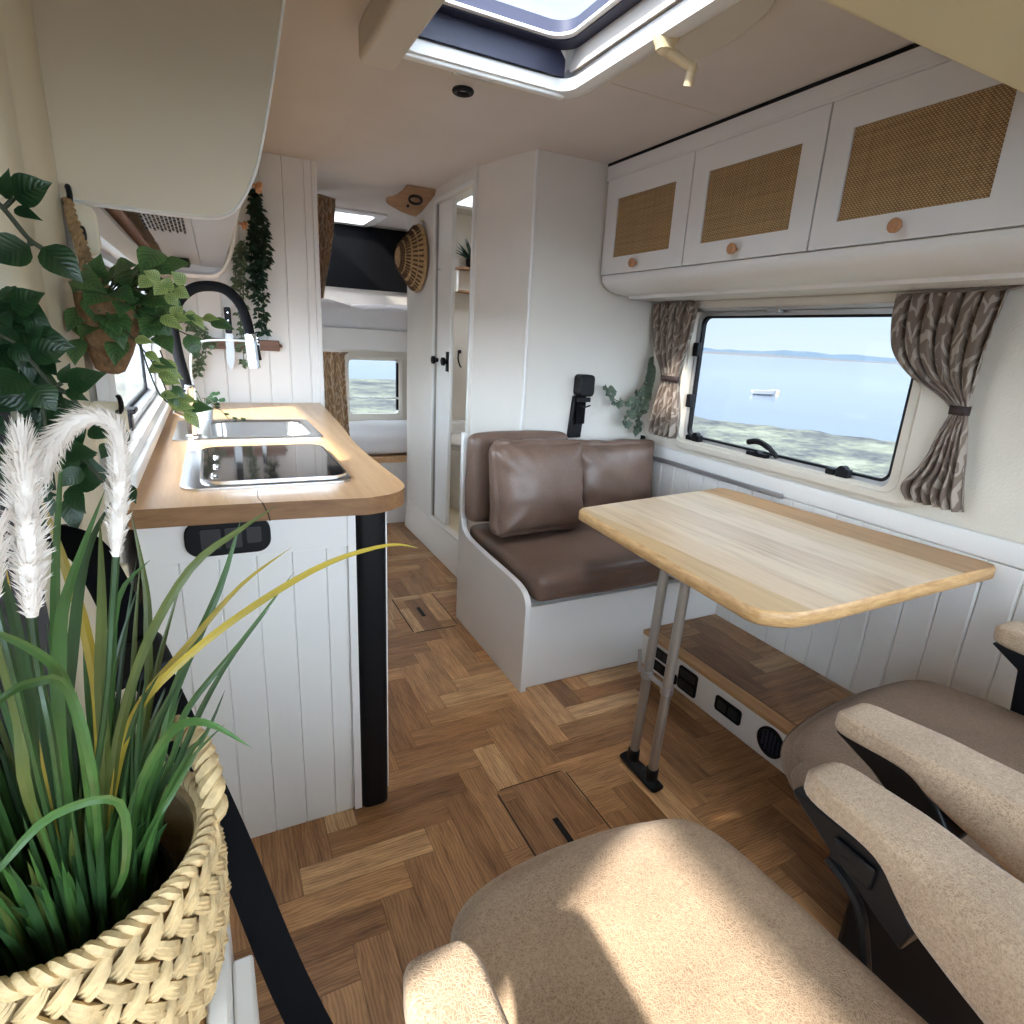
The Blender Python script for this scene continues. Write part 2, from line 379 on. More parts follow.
# ================================================================ SETTING
TONES=[(.33,.165,.066),(.37,.19,.078),(.30,.145,.056),(.41,.22,.095),(.34,.175,.073),(.24,.115,.045),(.48,.28,.13),(.38,.20,.083),(.31,.155,.064),(.53,.33,.165),(.27,.13,.05)]
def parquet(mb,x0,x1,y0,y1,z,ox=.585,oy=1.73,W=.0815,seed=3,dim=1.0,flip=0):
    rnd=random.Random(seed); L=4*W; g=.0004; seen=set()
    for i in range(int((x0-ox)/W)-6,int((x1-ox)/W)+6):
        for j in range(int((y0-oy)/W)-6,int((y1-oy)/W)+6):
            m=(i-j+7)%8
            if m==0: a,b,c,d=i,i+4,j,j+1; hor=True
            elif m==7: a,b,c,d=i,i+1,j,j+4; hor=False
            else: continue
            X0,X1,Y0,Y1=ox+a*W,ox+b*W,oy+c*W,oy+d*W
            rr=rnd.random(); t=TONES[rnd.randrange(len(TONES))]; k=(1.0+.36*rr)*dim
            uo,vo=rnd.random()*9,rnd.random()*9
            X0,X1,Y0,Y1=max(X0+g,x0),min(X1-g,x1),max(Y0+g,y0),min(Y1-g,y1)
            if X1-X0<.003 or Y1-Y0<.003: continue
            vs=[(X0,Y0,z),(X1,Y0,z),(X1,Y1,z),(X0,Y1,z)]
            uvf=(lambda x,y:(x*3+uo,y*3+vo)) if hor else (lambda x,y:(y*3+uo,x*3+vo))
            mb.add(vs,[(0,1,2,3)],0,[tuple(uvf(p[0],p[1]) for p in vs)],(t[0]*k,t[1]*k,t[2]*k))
b=MB(); parquet(b,-.36,2.02,-1.3,4.76,0)
b.box(-.36,2.02,-1.3,4.76,-.05,-.0015,1)
fl=struct(b.build('floor',[MT['parquet'],MT['gap']]),'oak herringbone parquet floor running down the van','floor')
SK=(.50,1.0,.98,1.74); RH=(.56,1.07,4.27,4.66); BH=(1.32,1.72,3.15,3.55)
b=MB(); panel_holes(b,2,CZ,CZ+.05,-.36,2.02,-1.3,4.76,[SK,RH,BH])
ce=struct(b.build('ceiling',MT['ceil']),'beige lined ceiling','ceiling')
for k,(x0,x1,y) in enumerate(((.2,.42,1.52),(1.0,1.6,1.72))):
    struct(MB().box(x0,x1,y-.0015,y+.0015,CZ-.001,CZ+.002).build('trim_%d'%(k+1),MT['taupe']),'thin seam line across the beige ceiling '+('beside the left cupboards' if k==0 else 'beyond the roof window'),'seam')
# cab bed base over the camera
b=MB(); p=rrect(-1.2,.70,1.765,1.86,.02,3)
b.prism([(y,z) for y,z in p],0,-.3,RX)
struct(b.build('ceiling_cab',MT['creamy']),'yellow cream underside edge of the bed over the cab','ceiling')
# right wall, window opening
WO=(1.04,2.13,.89,1.47)
b=MB(); panel_holes(b,0,RX,RX+.04,.72,4.76,.80,CZ,[WO]); 
struct(b.build('wall_right',MT['vinyl']),'cream textured wall around the sea view window','wall')
b=MB(); panel_holes(b,0,RX,RX+.04,-1.3,.72,0,CZ,[(-.9,.3,.95,1.62)]); b.box(RX,RX+.04,.72,4.76,0,.80)
struct(b.build('wall_right_cab',MT['vinyl']),'cream wall beside the cab seats','wall')
# tongue and groove boards under the window
b=MB(); y=.42
while y<2.395:
    y1=min(y+.0945,2.395); g=.004
    b.prism([(RX-.001,y+.0005),(RX-.012,y+.0005),(RX-.017,y+.006),(RX-.017,y1-.006),(RX-.012,y1-.0005),(RX-.001,y1-.0005)],2,.15,.761)
    y=y1
struct(b.build('trim_3',MT['white']),'white tongue and groove boarding under the window','panelling')
b=MB(); b.prism(rrect(RX-.020,RX-.001,.762,.832,.008,3),1,.42,2.395)
struct(b.build('trim_4',MT['white']),'white rail board between boarding and window','rail')
b=MB(); b.box(RX-.034,RX-.0205,1.5,2.39,.757,.777)
for k in range(4): b.cyl((RX-.036,1.6+.22*k,.767),(RX-.0335,1.6+.22*k,.767),.006,n=10)
o=b.build('support_rail',MT['alu'],bevel=.002); tag(o,'grey aluminium strip with screws under the window corner by the bench','rail')
# wardrobe bulkhead behind the bench
b=MB(); b.box(1.26,RX,2.40,2.44,0,CZ)
struct(b.build('wall_bulkhead',MT['wall']),'white bulkhead behind the bench','wall')
b=MB(); b.add([(1.26,2.40,0),(1.165,2.785,0),(1.21,2.785,0),(1.30,2.44,0),(1.26,2.40,CZ),(1.165,2.785,CZ),(1.21,2.785,CZ),(1.30,2.44,CZ)],[(3,2,1,0),(4,5,6,7),(0,1,5,4),(1,2,6,5),(2,3,7,6),(3,0,4,7)])
struct(b.build('wall_wardrobe',MT['wall']),'white angled wardrobe side leading to the bathroom door','wall')
b=MB(); b.cyl((1.262,2.402,.9),(1.262,2.402,CZ-.001),.009,n=12)
struct(b.build('trim_5',MT['white']),'rounded white corner bead of the wardrobe','trim')
# bathroom front wall, with doorway
b=MB(); panel_holes(b,0,1.15,1.19,2.785,3.86,0,CZ,[(2.80,3.33,.215,1.985)])
struct(b.build('wall_bathroom',MT['wall']),'white bathroom front wall with a tall doorway','wall')
b=MB(); outer=rrect(2.788,3.342,.203,1.997,.02); inner=rrect(2.802,3.328,.218,1.982,.015); ring(b,0,1.145,1.152,outer,inner)
struct(b.build('trim_6',MT['plastic']),'white frame round the bathroom doorway','door frame')
# low bulge of the bathroom wall towards the aisle
b=MB(); 
b.loft([[(1.151,2.79,0),(1.151,2.79,.20),(1.151,3.84,.20),(1.151,3.84,0)],[(1.135,2.79,0),(1.143,2.79,.19),(1.143,3.84,.19),(1.13,3.84,0)]])
struct(b.build('baseboard_bathroom',MT['wall'],bevel=.004),'white kick board under the bathroom doorway','baseboard')
b=MB(); b.box(1.19,RX,3.86,3.90,0,CZ); b.box(1.21,RX,2.745,2.785,0,CZ)
struct(b.build('wall_bathroom_inner',MT['wall']),'white inner walls of the bathroom','wall')
b=MB(); b.box(1.19,RX,2.785,3.86,.15,.19)
struct(b.build('floor_bathroom',MT['cream']),'cream shower floor of the bathroom','floor')
# kitchen end partition
b=MB(); x=LX
b.box(LX,.50,3.206,3.24,.0,CZ)
xs=[LX]+[.061+.0985*k for k in range(-2,4)]+[.452,.50]
for a,c in zip(xs,xs[1:]):
    if c-a>.01: b.prism([(a+.0006,3.207),(a+.0006,3.204),(a+.004,3.2),(c-.004,3.2),(c-.0006,3.204),(c-.0006,3.207)],2,0,CZ)
struct(b.build('wall_kitchen',MT['white']),'white plank partition at the end of the kitchen','wall')
b=MB(); b.box(.488,.512,3.19,3.25,.0,CZ)
struct(b.build('trim_7',MT['white'],bevel=.003),'white edge strip of the plank partition','trim')
# left wall: kitchen stretch with window opening, bunk stretch with a side window
KW=(1.42,2.84,.995,1.465)
b=MB(); panel_holes(b,0,LX-.05,LX,1.3825,3.2,0,CZ,[KW]); 
struct(b.build('wall_left',MT['vinyl']),'cream left wall beside the kitchen','wall')
b=MB(); panel_holes(b,0,LX-.05,LX,3.2,4.76,0,CZ,[(3.7,4.55,.7,1.12)])
struct(b.build('wall_left_bunk',MT['vinyl']),'cream left wall beside the bunks','wall')
# entrance pillar and door
b=MB(); b.prism([(-.36,1.02),(-.235,1.02),(-.218,1.03),(-.212,1.06),(-.212,1.13),(-.220,1.15),(-.220,1.19),(-.212,1.21),(-.210,1.30),(-.211,1.355),(-.2365,1.356),(-.2365,1.3823),(-.249,1.3823),(-.249,1.05),(-.36,1.05)],2,0,CZ)
struct(b.build('wall_pillar',MT['cream'],angle=50),'cream ribbed pillar beside the entrance door','wall')
b=MB(); panel_holes(b,0,-.345,-.31,.24,1.02,0,CZ,[])
struct(b.build('door_1',MT['cream']),'cream entrance door','door')
b=MB(); b.box(-.262,-.25,.80,1.018,.35,1.9); 
struct(b.build('door_2',MT['screen']),'grey fly screen folded against the entrance pillar','fly screen')
b=MB(); panel_holes(b,0,-.345,-.31,-1.3,.24,0,CZ,[(-.72,.185,.86,1.31)])
struct(b.build('wall_left_cab',MT['vinyl']),'cab side wall with the driver window','wall')
b=MB(); panel_holes(b,1,-1.34,-1.3,-.36,2.02,0,CZ,[(-.3,1.95,.8,1.74)])
struct(b.build('wall_front',MT['black']),'cab front with the windscreen opening','wall')
# rear wall
RW=(.93,1.34,.66,1.09)
b=MB(); panel_holes(b,1,4.72,4.76,-.25,2.02,0,CZ,[RW])
struct(b.build('wall_rear',MT['wall']),'white rear wall behind the bunks','wall')
b=MB(); b.box(.1,1.95,4.70,4.719,1.60,2.035)
struct(b.build('trim_8',mat('matt_black_board',(.006,.006,.007),.9,spec=.1),bevel=.003),'black panel on the rear wall above the top bunk','panel')
# ---------------------------------------------------------------- windows
w=thing('window_1','wide side window with a view of the sea','window',(RX,1.6,1.18)); w['kind']='structure'
b=MB(); o_=rrect(.995,2.175,.845,1.515,.075,8); i_=rrect(1.118,2.125,.893,1.462,.035,8)
def lerp2(A,B,t): return [(a[0]*(1-t)+c[0]*t,a[1]*(1-t)+c[1]*t) for a,c in zip(A,B)]
PX=lambda L,x:[(x,u,v) for u,v in L]
b.loft([PX(o_,RX-.0005),PX(o_,RX-.02),PX(lerp2(o_,i_,.25),RX-.031),PX(lerp2(o_,i_,.7),RX-.031),PX(lerp2(o_,i_,.78),RX-.024),PX(i_,RX-.022),PX(i_,RX+.03)],0,False,False)
b.build('window_frame',MT['framec'],w,angle=25)
b=MB(); o2=rrect(1.105,2.14,.883,1.465,.04,8); i2=rrect(1.135,2.105,.905,1.445,.035,8)
ring(b,0,RX+.008,RX+.028,o2,i2); b.build('sash_seal',MT['alu'],w)
b=MB(); ring(b,0,RX+.012,RX+.03,rrect(1.13,2.11,.90,1.45,.035,8),rrect(1.146,2.094,.914,1.436,.032,8)); b.build('black_seal',MT['black'],w)
b=MB(); b.box(RX+.016,RX+.02,1.12,2.12,.895,1.455); b.build('pane',MT['tint'],w)
b=MB(); b.box(RX-.026,RX+.0,1.10,2.14,1.462,1.487); b.box(RX-.031,RX-.005,1.66,1.72,1.452,1.47,0); b.build('blind_cassette',MT['alu'],w,bevel=.003)
for yy in (2.03,1.30):
    b=MB(); b.box(RX-.018,RX+.01,yy-.034,yy+.012,.893,.924); b.box(RX-.014,RX+.012,yy+.022,yy+.055,.893,.915); b.cyl((RX-.022,yy-.01,.918),(RX+.006,yy-.01,.918),.017,n=12)
    b.build('window_catch',MT['black'],w,bevel=.003)
b=MB(); b.box(RX-.014,RX+.012,1.62,1.72,.893,.908); b.cyl((RX-.02,1.665,.90),(RX+.008,1.665,.90),.016,n=14)
b.tube(smooth_path([(RX-.016,1.715,.945),(RX-.018,1.665,.955),(RX-.022,1.605,.94),(RX-.022,1.56,.912)]),[.012]*13+[.010]*6,8); b.build('window_handle',MT['black'],w)
for zz in (1.30,1.07):
    b=MB(); b.box(RX-.012,RX+.012,2.085,2.117,zz-.03,zz+.03); b.build('side_catch',MT['black'],w,bevel=.004)
# kitchen window
w=thing('window_2','kitchen side window above the worktop','window',(LX,2.1,1.2)); w['kind']='structure'
b=MB(); o_=rrect(1.36,2.96,.945,1.52,.05,7); i_=rrect(1.43,2.83,1.005,1.455,.03,7)
b.loft([PX(o_,LX+.0005),PX(o_,LX+.022),PX(lerp2(o_,i_,.3),LX+.030),PX(lerp2(o_,i_,.75),LX+.026),PX(i_,LX+.02),PX(i_,LX-.045)],0,False,False)
b.build('window_frame',MT['plastic'],w,angle=25)
b=MB(); ring(b,0,LX-.04,LX-.012,rrect(1.425,2.835,1.0,1.46,.03,7),rrect(1.45,2.81,1.025,1.435,.025,7)); b.build('sash_seal',MT['alu'],w)
b=MB(); ring(b,0,LX-.05,LX-.041,rrect(1.425,2.835,1.0,1.46,.03,7),rrect(1.462,2.798,1.037,1.423,.025,7)); b.build('black_seal',MT['black'],w)
b=MB(); b.box(LX-.047,LX-.044,1.44,2.82,1.015,1.445); b.build('pane',MT['glass'],w)
b=MB(); b.box(LX+.022,LX+.04,1.42,2.92,.955,.985); b.build('blind_rail',MT['plastic'],w,bevel=.004)
b=MB(); b.box(LX-.02,LX+.012,1.72,1.76,1.03,1.075); b.box(LX-.005,LX+.02,1.73,1.80,1.07,1.082); b.build('window_catch',MT['black'],w,bevel=.003)
# rear window
w=thing('window_3','rear window over the lower bunk','window',(1.13,4.72,.88)); w['kind']='structure'
PYy=lambda L,y:[(u,y,v) for u,v in L]
b=MB(); o_=rrect(.87,1.40,.60,1.15,.03,6); i_=rrect(.94,1.335,.67,1.085,.03,6)
b.loft([PYy(o_,4.7195),PYy(o_,4.70),PYy(lerp2(o_,i_,.6),4.692),PYy(i_,4.70),PYy(i_,4.755)],0,False,False); b.build('window_frame',MT['framec'],w,angle=25)
b=MB(); b.box(.935,1.34,4.738,4.742,.665,1.09); b.build('pane',MT['tint'],w)
b=MB(); b.box(.935,1.34,4.712,4.730,.785,.80); b.build('cross_bar',MT['plastic'],w)
b=MB(); b.box(1.318,1.336,4.715,4.735,.70,1.07); b.build('black_seal',MT['black'],w)
# panes for the cab, the entrance door and the bunk
def pane(name,label,ax,a,u0,u1,v0,v1):
    b=MB(); panel_holes(b,ax,a,a+.004,u0,u1,v0,v1,[]); struct(b.build(name,MT['glass']),label,'window')
pane('window_4','windscreen of the cab',1,-1.325,-.3,1.95,.8,1.74)
pane('window_5','driver side window of the cab',0,-.33,-.72,.185,.86,1.31)
pane('window_6','passenger side window of the cab',0,RX+.02,-.9,.3,.95,1.62)
pane('window_7','side window of the lower bunk',0,LX-.03,3.7,4.55,.7,1.12)
# ================================================================ OUTSIDE
b=MB(); b.box(-900,900,-900,900,-.78,-.72); 
sea=b.build('sea',mat('calm_sea_water',(.095,.115,.15),.12,var=.12,vs=.02,bp=.12,bs=.9,stretch=(1,1,1)))
struct(sea,'calm pale blue sea','sea')
rnd=random.Random(5); pts=[]
shore=[(-60,18),(-25,26),(0,27),(9,26.5),(15,22.5),(15.6,17.4),(13.9,14.2),(14.6,12.4),(15.3,11.2),(16.1,9.2),(17.2,7),(20,2),(26,-10),(45,-60)]
sp=smooth_path([(x,y,0) for x,y in shore],7)
b=MB(); n=len(sp); vs=[];fs=[];K=16
for i,p in enumerate(sp):
    jag=1+.03*mnoise.noise(Vector((i*.35,2.2,0)))+.015*mnoise.noise(Vector((i*1.3,5,0)))
    for k in range(K+1):
        t=k/K; q=Vector((2.3 if p.x>4 else p.x*.3,max(-12,min(6,p.y*.28)),0)).lerp(Vector((p.x*jag,p.y*jag,0)),t)
        z=-.66-.05*t+.03*mnoise.noise(q*.9)*(1-t)+(-.02 if k==K else 0)
        vs.append((q.x,q.y,z))
for i in range(n-1):
    for k in range(K): a=i*(K+1)+k; fs.append((a,a+1,a+K+2,a+K+1))
b.add(vs,fs)
m,nt,bs_=_new('weedy_mud_shore'); v=coords(nt,(1,1,1)); f=math_(nt,'ADD',math_(nt,'MULTIPLY',noise(nt,v,.8,7,.72),.6),math_(nt,'MULTIPLY',noise(nt,v,6,6,.75),.4))
nt.links.new(ramp(nt,f,[(.42,(.018,.02,.022)),(.48,(.055,.056,.05)),(.53,(.085,.088,.06)),(.60,(.15,.155,.11))]),bs_.inputs['Base Color']); bs_.inputs['Roughness'].default_value=.9; bump(nt,bs_,f,.8,.06)
sh=b.build('shore',m); struct(sh,'grey green weedy foreshore','shore')
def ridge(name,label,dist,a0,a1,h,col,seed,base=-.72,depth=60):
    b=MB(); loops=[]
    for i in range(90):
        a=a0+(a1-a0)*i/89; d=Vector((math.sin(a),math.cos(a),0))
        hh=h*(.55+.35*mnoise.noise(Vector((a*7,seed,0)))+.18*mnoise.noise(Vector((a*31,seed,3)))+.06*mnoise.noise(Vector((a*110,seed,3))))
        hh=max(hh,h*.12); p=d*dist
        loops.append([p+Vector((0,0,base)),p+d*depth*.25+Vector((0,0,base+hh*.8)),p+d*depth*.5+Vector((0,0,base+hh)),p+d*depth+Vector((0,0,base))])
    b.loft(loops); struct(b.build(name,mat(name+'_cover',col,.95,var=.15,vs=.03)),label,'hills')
ridge('hills','low hills tinted haze blue across the water',760,.3,1.7,13.5,(.045,.07,.095),1.5,depth=120)  # blue-grey is distance haze put into the hills' base colour
ridge('far_bank','pale mud bank across the water',420,.3,1.7,1.9,(.075,.068,.062),4.5,depth=60)
# moored boat
bt=thing('rowing_boat','small white rowing boat afloat on the calm sea','boat',(24.8,21.2,-.72))
ang=math.atan2(-1.5,2.9); 
bm_=MB(); loops=[]
for i in range(11):
    t=-1+2*i/10; w_=.26*(1-max(0,t)**2.2)*(1-.25*max(0,-t)); hgt=.22+.10*max(0,t)**2
    loops.append([(t*.62,-w_,hgt),(t*.6,-w_*.8,.06),(t*.57,0,-.05),(t*.6,w_*.8,.06),(t*.62,w_,hgt),(t*.61,w_*.82,hgt-.01),(t*.57,w_*.6,.09),(t*.57,-w_*.6,.09),(t*.61,-w_*.82,hgt-.01)])
M=Matrix.Translation((24.8,21.2,-.72))@Matrix.Rotation(ang,4,'Z')
bm_.loft([[M@Vector(p) for p in l] for l in loops]); bm_.build('hull',mat('boat_paint',(.22,.22,.22),.5),bt)
for t in (-.35,.25):
    q=MB(); q.box(t*.7-.05,t*.7+.05,-.19,.19,.16,.18,0,M); q.build('thwart',MT['walnut'],bt)
bu=MB(); bu.sphere((27.1,22.3,-.68),(.12,.12,.13)); tag(bu.build('mooring_buoy',mat('buoy_orange',(.5,.25,.12),.5)),'little buoy floating on the sea beside the boat','buoy')
# ================================================================ cushions
def cushion(mb, x0,x1,y0,y1,z0,z1, r=.05, puff=(0,0,.02), n=14, wr=0, wsc=9, seed=0, M=None, shape=None, m=0):
    c=Vector(((x0+x1)/2,(y0+y1)/2,(z0+z1)/2)); h=Vector(((x1-x0)/2,(y1-y0)/2,(z1-z0)/2)); r=min(r,h.x*.98,h.y*.98,h.z*.98)
    hi=Vector((h.x-r,h.y-r,h.z-r)); vid={}; vs=[]; fs=[]
    def P(p):
        k=tuple(round(q,5) for q in p)
        if k in vid: return vid[k]
        q=Vector((p[0]*h.x,p[1]*h.y,p[2]*h.z)); i=Vector((max(-hi.x,min(hi.x,q.x)),max(-hi.y,min(hi.y,q.y)),max(-hi.z,min(hi.z,q.z))))
        d=q-i; nn=d.normalized() if d.length>1e-9 else Vector((0,0,0)); o=i+nn*r if d.length>1e-9 else q
        fx,fy,fz=[1-min(1,abs(t))**2 for t in p]
        o+=Vector((math.copysign(puff[0]*fy*fz,p[0]) if abs(p[0])>.99 else 0, math.copysign(puff[1]*fx*fz,p[1]) if abs(p[1])>.99 else 0, math.copysign(puff[2]*fx*fy,p[2]) if abs(p[2])>.99 else 0))
        if wr: 
            s=Vector((o.x*wsc+seed,o.y*wsc,o.z*wsc)); w=mnoise.noise(s)+.5*mnoise.noise(s*2.3)
            o+=(nn if nn.length>0 else Vector((0,0,1)))*wr*w
        if shape: o=shape(o,p)
        o+=c
        if M is not None: o=M@o
        vid[k]=len(vs); vs.append(o); return vid[k]
    for ax in range(3):
        for sg in (-1,1):
            for i in range(n):
                for j in range(n):
                    q=[]
                    for (a,b_) in ((0,0),(1,0),(1,1),(0,1)):
                        u=math.sin((-1+2*(i+a)/n)*PI/2); v=math.sin((-1+2*(j+b_)/n)*PI/2)
                        p=[0,0,0]; p[ax]=sg; p[(ax+1)%3]=u; p[(ax+2)%3]=v; q.append(P(p))
                    fs.append(tuple(q) if sg>0 else tuple(reversed(q)))
    mb.add(vs,fs,m); return mb
# ================================================================ SOFA
t=thing('bench_seat','white boxed bench base with a curved side panel by the aisle','bench',(1.4,2.0,0))
b=MB(); pr=[(1.712,0),(2.395,0),(2.395,.90),(2.33,.925),(2.25,.92),(2.235,.80)]
pr=[(1.712,0.0),(2.395,0.0),(2.395,.895)]+[(p.x,p.y) for p in smooth_path([(2.394,.897,0),(2.376,.888,0),(2.368,.84,0),(2.367,.70,0),(2.366,.58,0),(2.358,.49,0),(2.31,.445,0),(2.17,.433,0),(2.0,.428,0),(1.88,.425,0),(1.80,.42,0),(1.745,.405,0),(1.718,.375,0),(1.712,.34,0)],5)]
q=[];[q.append(p) for p in pr if not q or (abs(p[0]-q[-1][0])+abs(p[1]-q[-1][1]))>.002]
b.prism(q,0,.96,.984); b.build('side_panel',MT['white'],t,bevel=.006,seg=3)
b=MB(); b.box(.984,RX-.02,1.735,1.755,0.0,.345); b.box(.984,RX-.02,1.756,2.395,.33,.345); b.build('front_panel',MT['white'],t,bevel=.002)
b=MB(); cushion(b,1.0,RX-.035,1.70,2.385,.364,.478,.035,(.0,.008,.018),16,.006,7,3); tag(b.build('seat_cushion',MT['leather'],sub=1),'brown leather seat cushion lying on the white bench base','cushion')
b=MB(); cushion(b,.958,1.46,2.268,2.360,.505,.905,.045,(.0,.0,.006),16,.003,7,8); tag(b.build('back_cushion',MT['leather'],sub=1),'tall brown leather back pad at the aisle end of the bench, behind a loose cushion','cushion')
def pinch(amp):
    def f(o,p):
        k=abs(p[0])**3*abs(p[2])**3; o=o.copy(); o.x*=1-.03*(1-p[2]**2)*0; o.y*=1-.35*k*0+0
        e=max(abs(p[0]),abs(p[2]))**5; o.y*=1-.45*e; o.x*=1-.03*(1-abs(p[2])**2); o.z*=1-.04*(1-abs(p[0])**2)
        # gathered folds running in from the top corners
        a=math.atan2(p[2],p[0]); o.y+=amp*math.sin(a*11+2*math.sin(a*3))*(e**.35)*.6*(abs(p[0]*p[2])**.5)*(1 if p[1]<0 else 0); return o
    return f
MA=Matrix.Translation((1.208,2.122,.700))@Matrix.Rotation(math.radians(-9),4,'X')@Matrix.Rotation(math.radians(0),4,'Z')
b=MB(); cushion(b,-.225,.225,-.075,.075,-.20,.205,.055,(0,.030,.004),30,.008,8,1,MA,pinch(.02)); tag(b.build('throw_cushion',MT['leather'],sub=1),'plump brown leather cushion leaning in front, nearest the bathroom','cushion','loose leather cushions on the bench')
MA=Matrix.Translation((1.715,2.268,.68))@Matrix.Rotation(math.radians(-5),4,'X')
b=MB(); cushion(b,-.26,.232,-.07,.07,-.185,.185,.055,(0,.032,.004),30,.009,8,5,MA,pinch(.02)); tag(b.build('throw_cushion',MT['leather'],sub=1),'brown leather cushion in the bench corner, below the trailing eucalyptus','cushion','loose leather cushions on the bench')
# seat belt on the bulkhead
t=thing('seat_belt','black seat belt reel fixed to the bulkhead above the bench','seat belt',(1.57,2.4,.84))
b=MB(); b.prism(rrect(1.522,1.604,1.06,1.16,.02,5),1,2.335,2.399); b.build('reel_housing',MT['black'],t,bevel=.008,seg=3)
b=MB(); b.prism([(1.505,.86),(1.575,.86),(1.590,1.06),(1.520,1.06)],1,2.376,2.399); b.build('lower_cover',MT['black'],t,bevel=.006)
b=MB(); b.box(1.528,1.576,2.358,2.364,.93,1.07); b.build('webbing',MT['blackfab'],t,bevel=.001)
b=MB(); b.box(1.522,1.588,2.338,2.36,1.035,1.055); b.tube([(1.527,2.336,1.02),(1.557,2.33,1.012),(1.587,2.336,1.02)],.004,6); b.build('belt_guide',MT['black'],t,bevel=.003)
b=MB(); b.tube([(1.962,2.39,.86),(1.962,2.39,.52)],.024,4,flat=.25); tag(b.build('belt_strap',MT['blackfab']),'black belt strap hanging in the corner beside the bench cushion','strap')
# ================================================================ TABLE
tz=lambda x:.722+.036*(x-1.1)/.86
tt=thing('folding_table','oak edged dining table with a pale top by the window','table',(1.115,1.17,0))
ol=[(p.x,p.y) for p in smooth_path([(1.147,1.70,0),(1.12,1.30,0),(1.10,.93,0),(1.102,.86,0),(1.125,.83,0),(1.175,.80,0),(1.28,.787,0)],5)]
ol+=[(1.80,.768),(1.94,.762),(1.957,.772),(1.959,.80)]+[(1.875,1.70),(1.865,1.722),(1.84,1.728)]+[(1.30,1.722),(1.165,1.716)]
m,nt,bs_=_new('pale_boarded_tabletop'); v=coords(nt,(1,1,1)); sx=N(nt,'ShaderNodeSeparateXYZ'); nt.links.new(v,sx.inputs[0])
xr=N(nt,'ShaderNodeMapRange'); xr.inputs[1].default_value=1.08; xr.inputs[2].default_value=1.98
skew=math_(nt,'SUBTRACT',sx.outputs[0],math_(nt,'MULTIPLY',math_(nt,'SUBTRACT',1.72,sx.outputs[1]),.055)); nt.links.new(skew,xr.inputs[0])
band=ramp(nt,xr.outputs[0],[(0,(.56,.38,.19)),(.10,(.66,.50,.33)),(.22,(.70,.56,.40)),(.34,(.64,.50,.35)),(.47,(.71,.58,.43)),(.60,(.66,.52,.36)),(.72,(.62,.46,.28)),(.745,(.42,.235,.09))],'CONSTANT')
g=noise(nt,coords(nt,(22,1.4,22)),2.4,6,.65); bl=noise(nt,coords(nt,(4,1,4)),3,3)
gr=ramp(nt,math_(nt,'ADD',math_(nt,'MULTIPLY',g,.7),math_(nt,'MULTIPLY',bl,.3)),[(.3,(.70,.62,.55)),(.5,(.97,.97,.97)),(.7,(1.1,1.1,1.1))])
mu=nt.nodes.new('ShaderNodeMix'); mu.data_type='RGBA'; mu.blend_type='MULTIPLY'; mu.inputs[0].default_value=1; nt.links.new(band,mu.inputs[6]); nt.links.new(gr,mu.inputs[7]); nt.links.new(mu.outputs[2],bs_.inputs['Base Color'])
bs_.inputs['Roughness'].default_value=.33; bump(nt,bs_,g,.05,.002); MT['ttop']=m
MT['tedge']=wood('table_edge_oak',(.38,.19,.065),(.70,.45,.21),.4,(5,5,30),3)
b=MB(); n=len(ol); 
def off(k): 
    cx,cy=1.52,1.25; return [(x+(cx-x)*k/abs(Vector((cx-x,cy-y)).length), y+(cy-y)*k/Vector((cx-x,cy-y)).length) for x,y in ol]
L0=off(.006); L1=off(0); L2=off(.006)
b.loft([[(x,y,tz(x)-.040) for x,y in L2],[(x,y,tz(x)-.034) for x,y in L1],[(x,y,tz(x)-.006) for x,y in L1],[(x,y,tz(x)) for x,y in L0]],1,True,False)
b.add([(x,y,tz(x)) for x,y in L0],[tuple(range(n))],0)
b.build('tabletop',[MT['ttop'],MT['tedge']],tt,angle=60)
f1,f2=Vector((1.118,1.222,.03)),Vector((1.115,1.127,.03)); u1,u2=Vector((1.136,1.212,.683)),Vector((1.134,1.122,.683))
for a,c in ((f1,u1),(f2,u2)):
    b=MB(); b.tube([a,c],.0145,16); b.build('leg',MT['legm'],tt)
b=MB(); b.tube([(1.115,1.258,.013),(1.112,1.09,.013)],.024,12,flat=.55,up=(0,0,1)); b.cyl(f1-Vector((0,0,.02)),f1+Vector((0,0,.03)),.019); b.cyl(f2-Vector((0,0,.02)),f2+Vector((0,0,.03)),.019); b.build('foot',MT['black'],tt,bevel=.003)
mid=lambda z:(f1.lerp(u1,(z-.03)/.653),f2.lerp(u2,(z-.03)/.653))
p,q=mid(.335); b=MB(); b.tube([p+Vector((0,.024,0)),q-Vector((0,.02,0))],.008,8); b.cyl(p-Vector((0,0,.012)),p+Vector((0,0,.012)),.019); b.cyl(q-Vector((0,0,.012)),q+Vector((0,0,.012)),.019); b.build('brace',MT['alu'],tt)
b=MB(); b.box(1.135,1.20,1.11,1.225,.668,.681); b.build('hinge_plate',MT['alu'],tt,bevel=.002)
b=MB(); b.cyl((1.118,1.245,.33),(1.118,1.255,.40),.006); b.build('locking_lever',MT['alu'],tt)
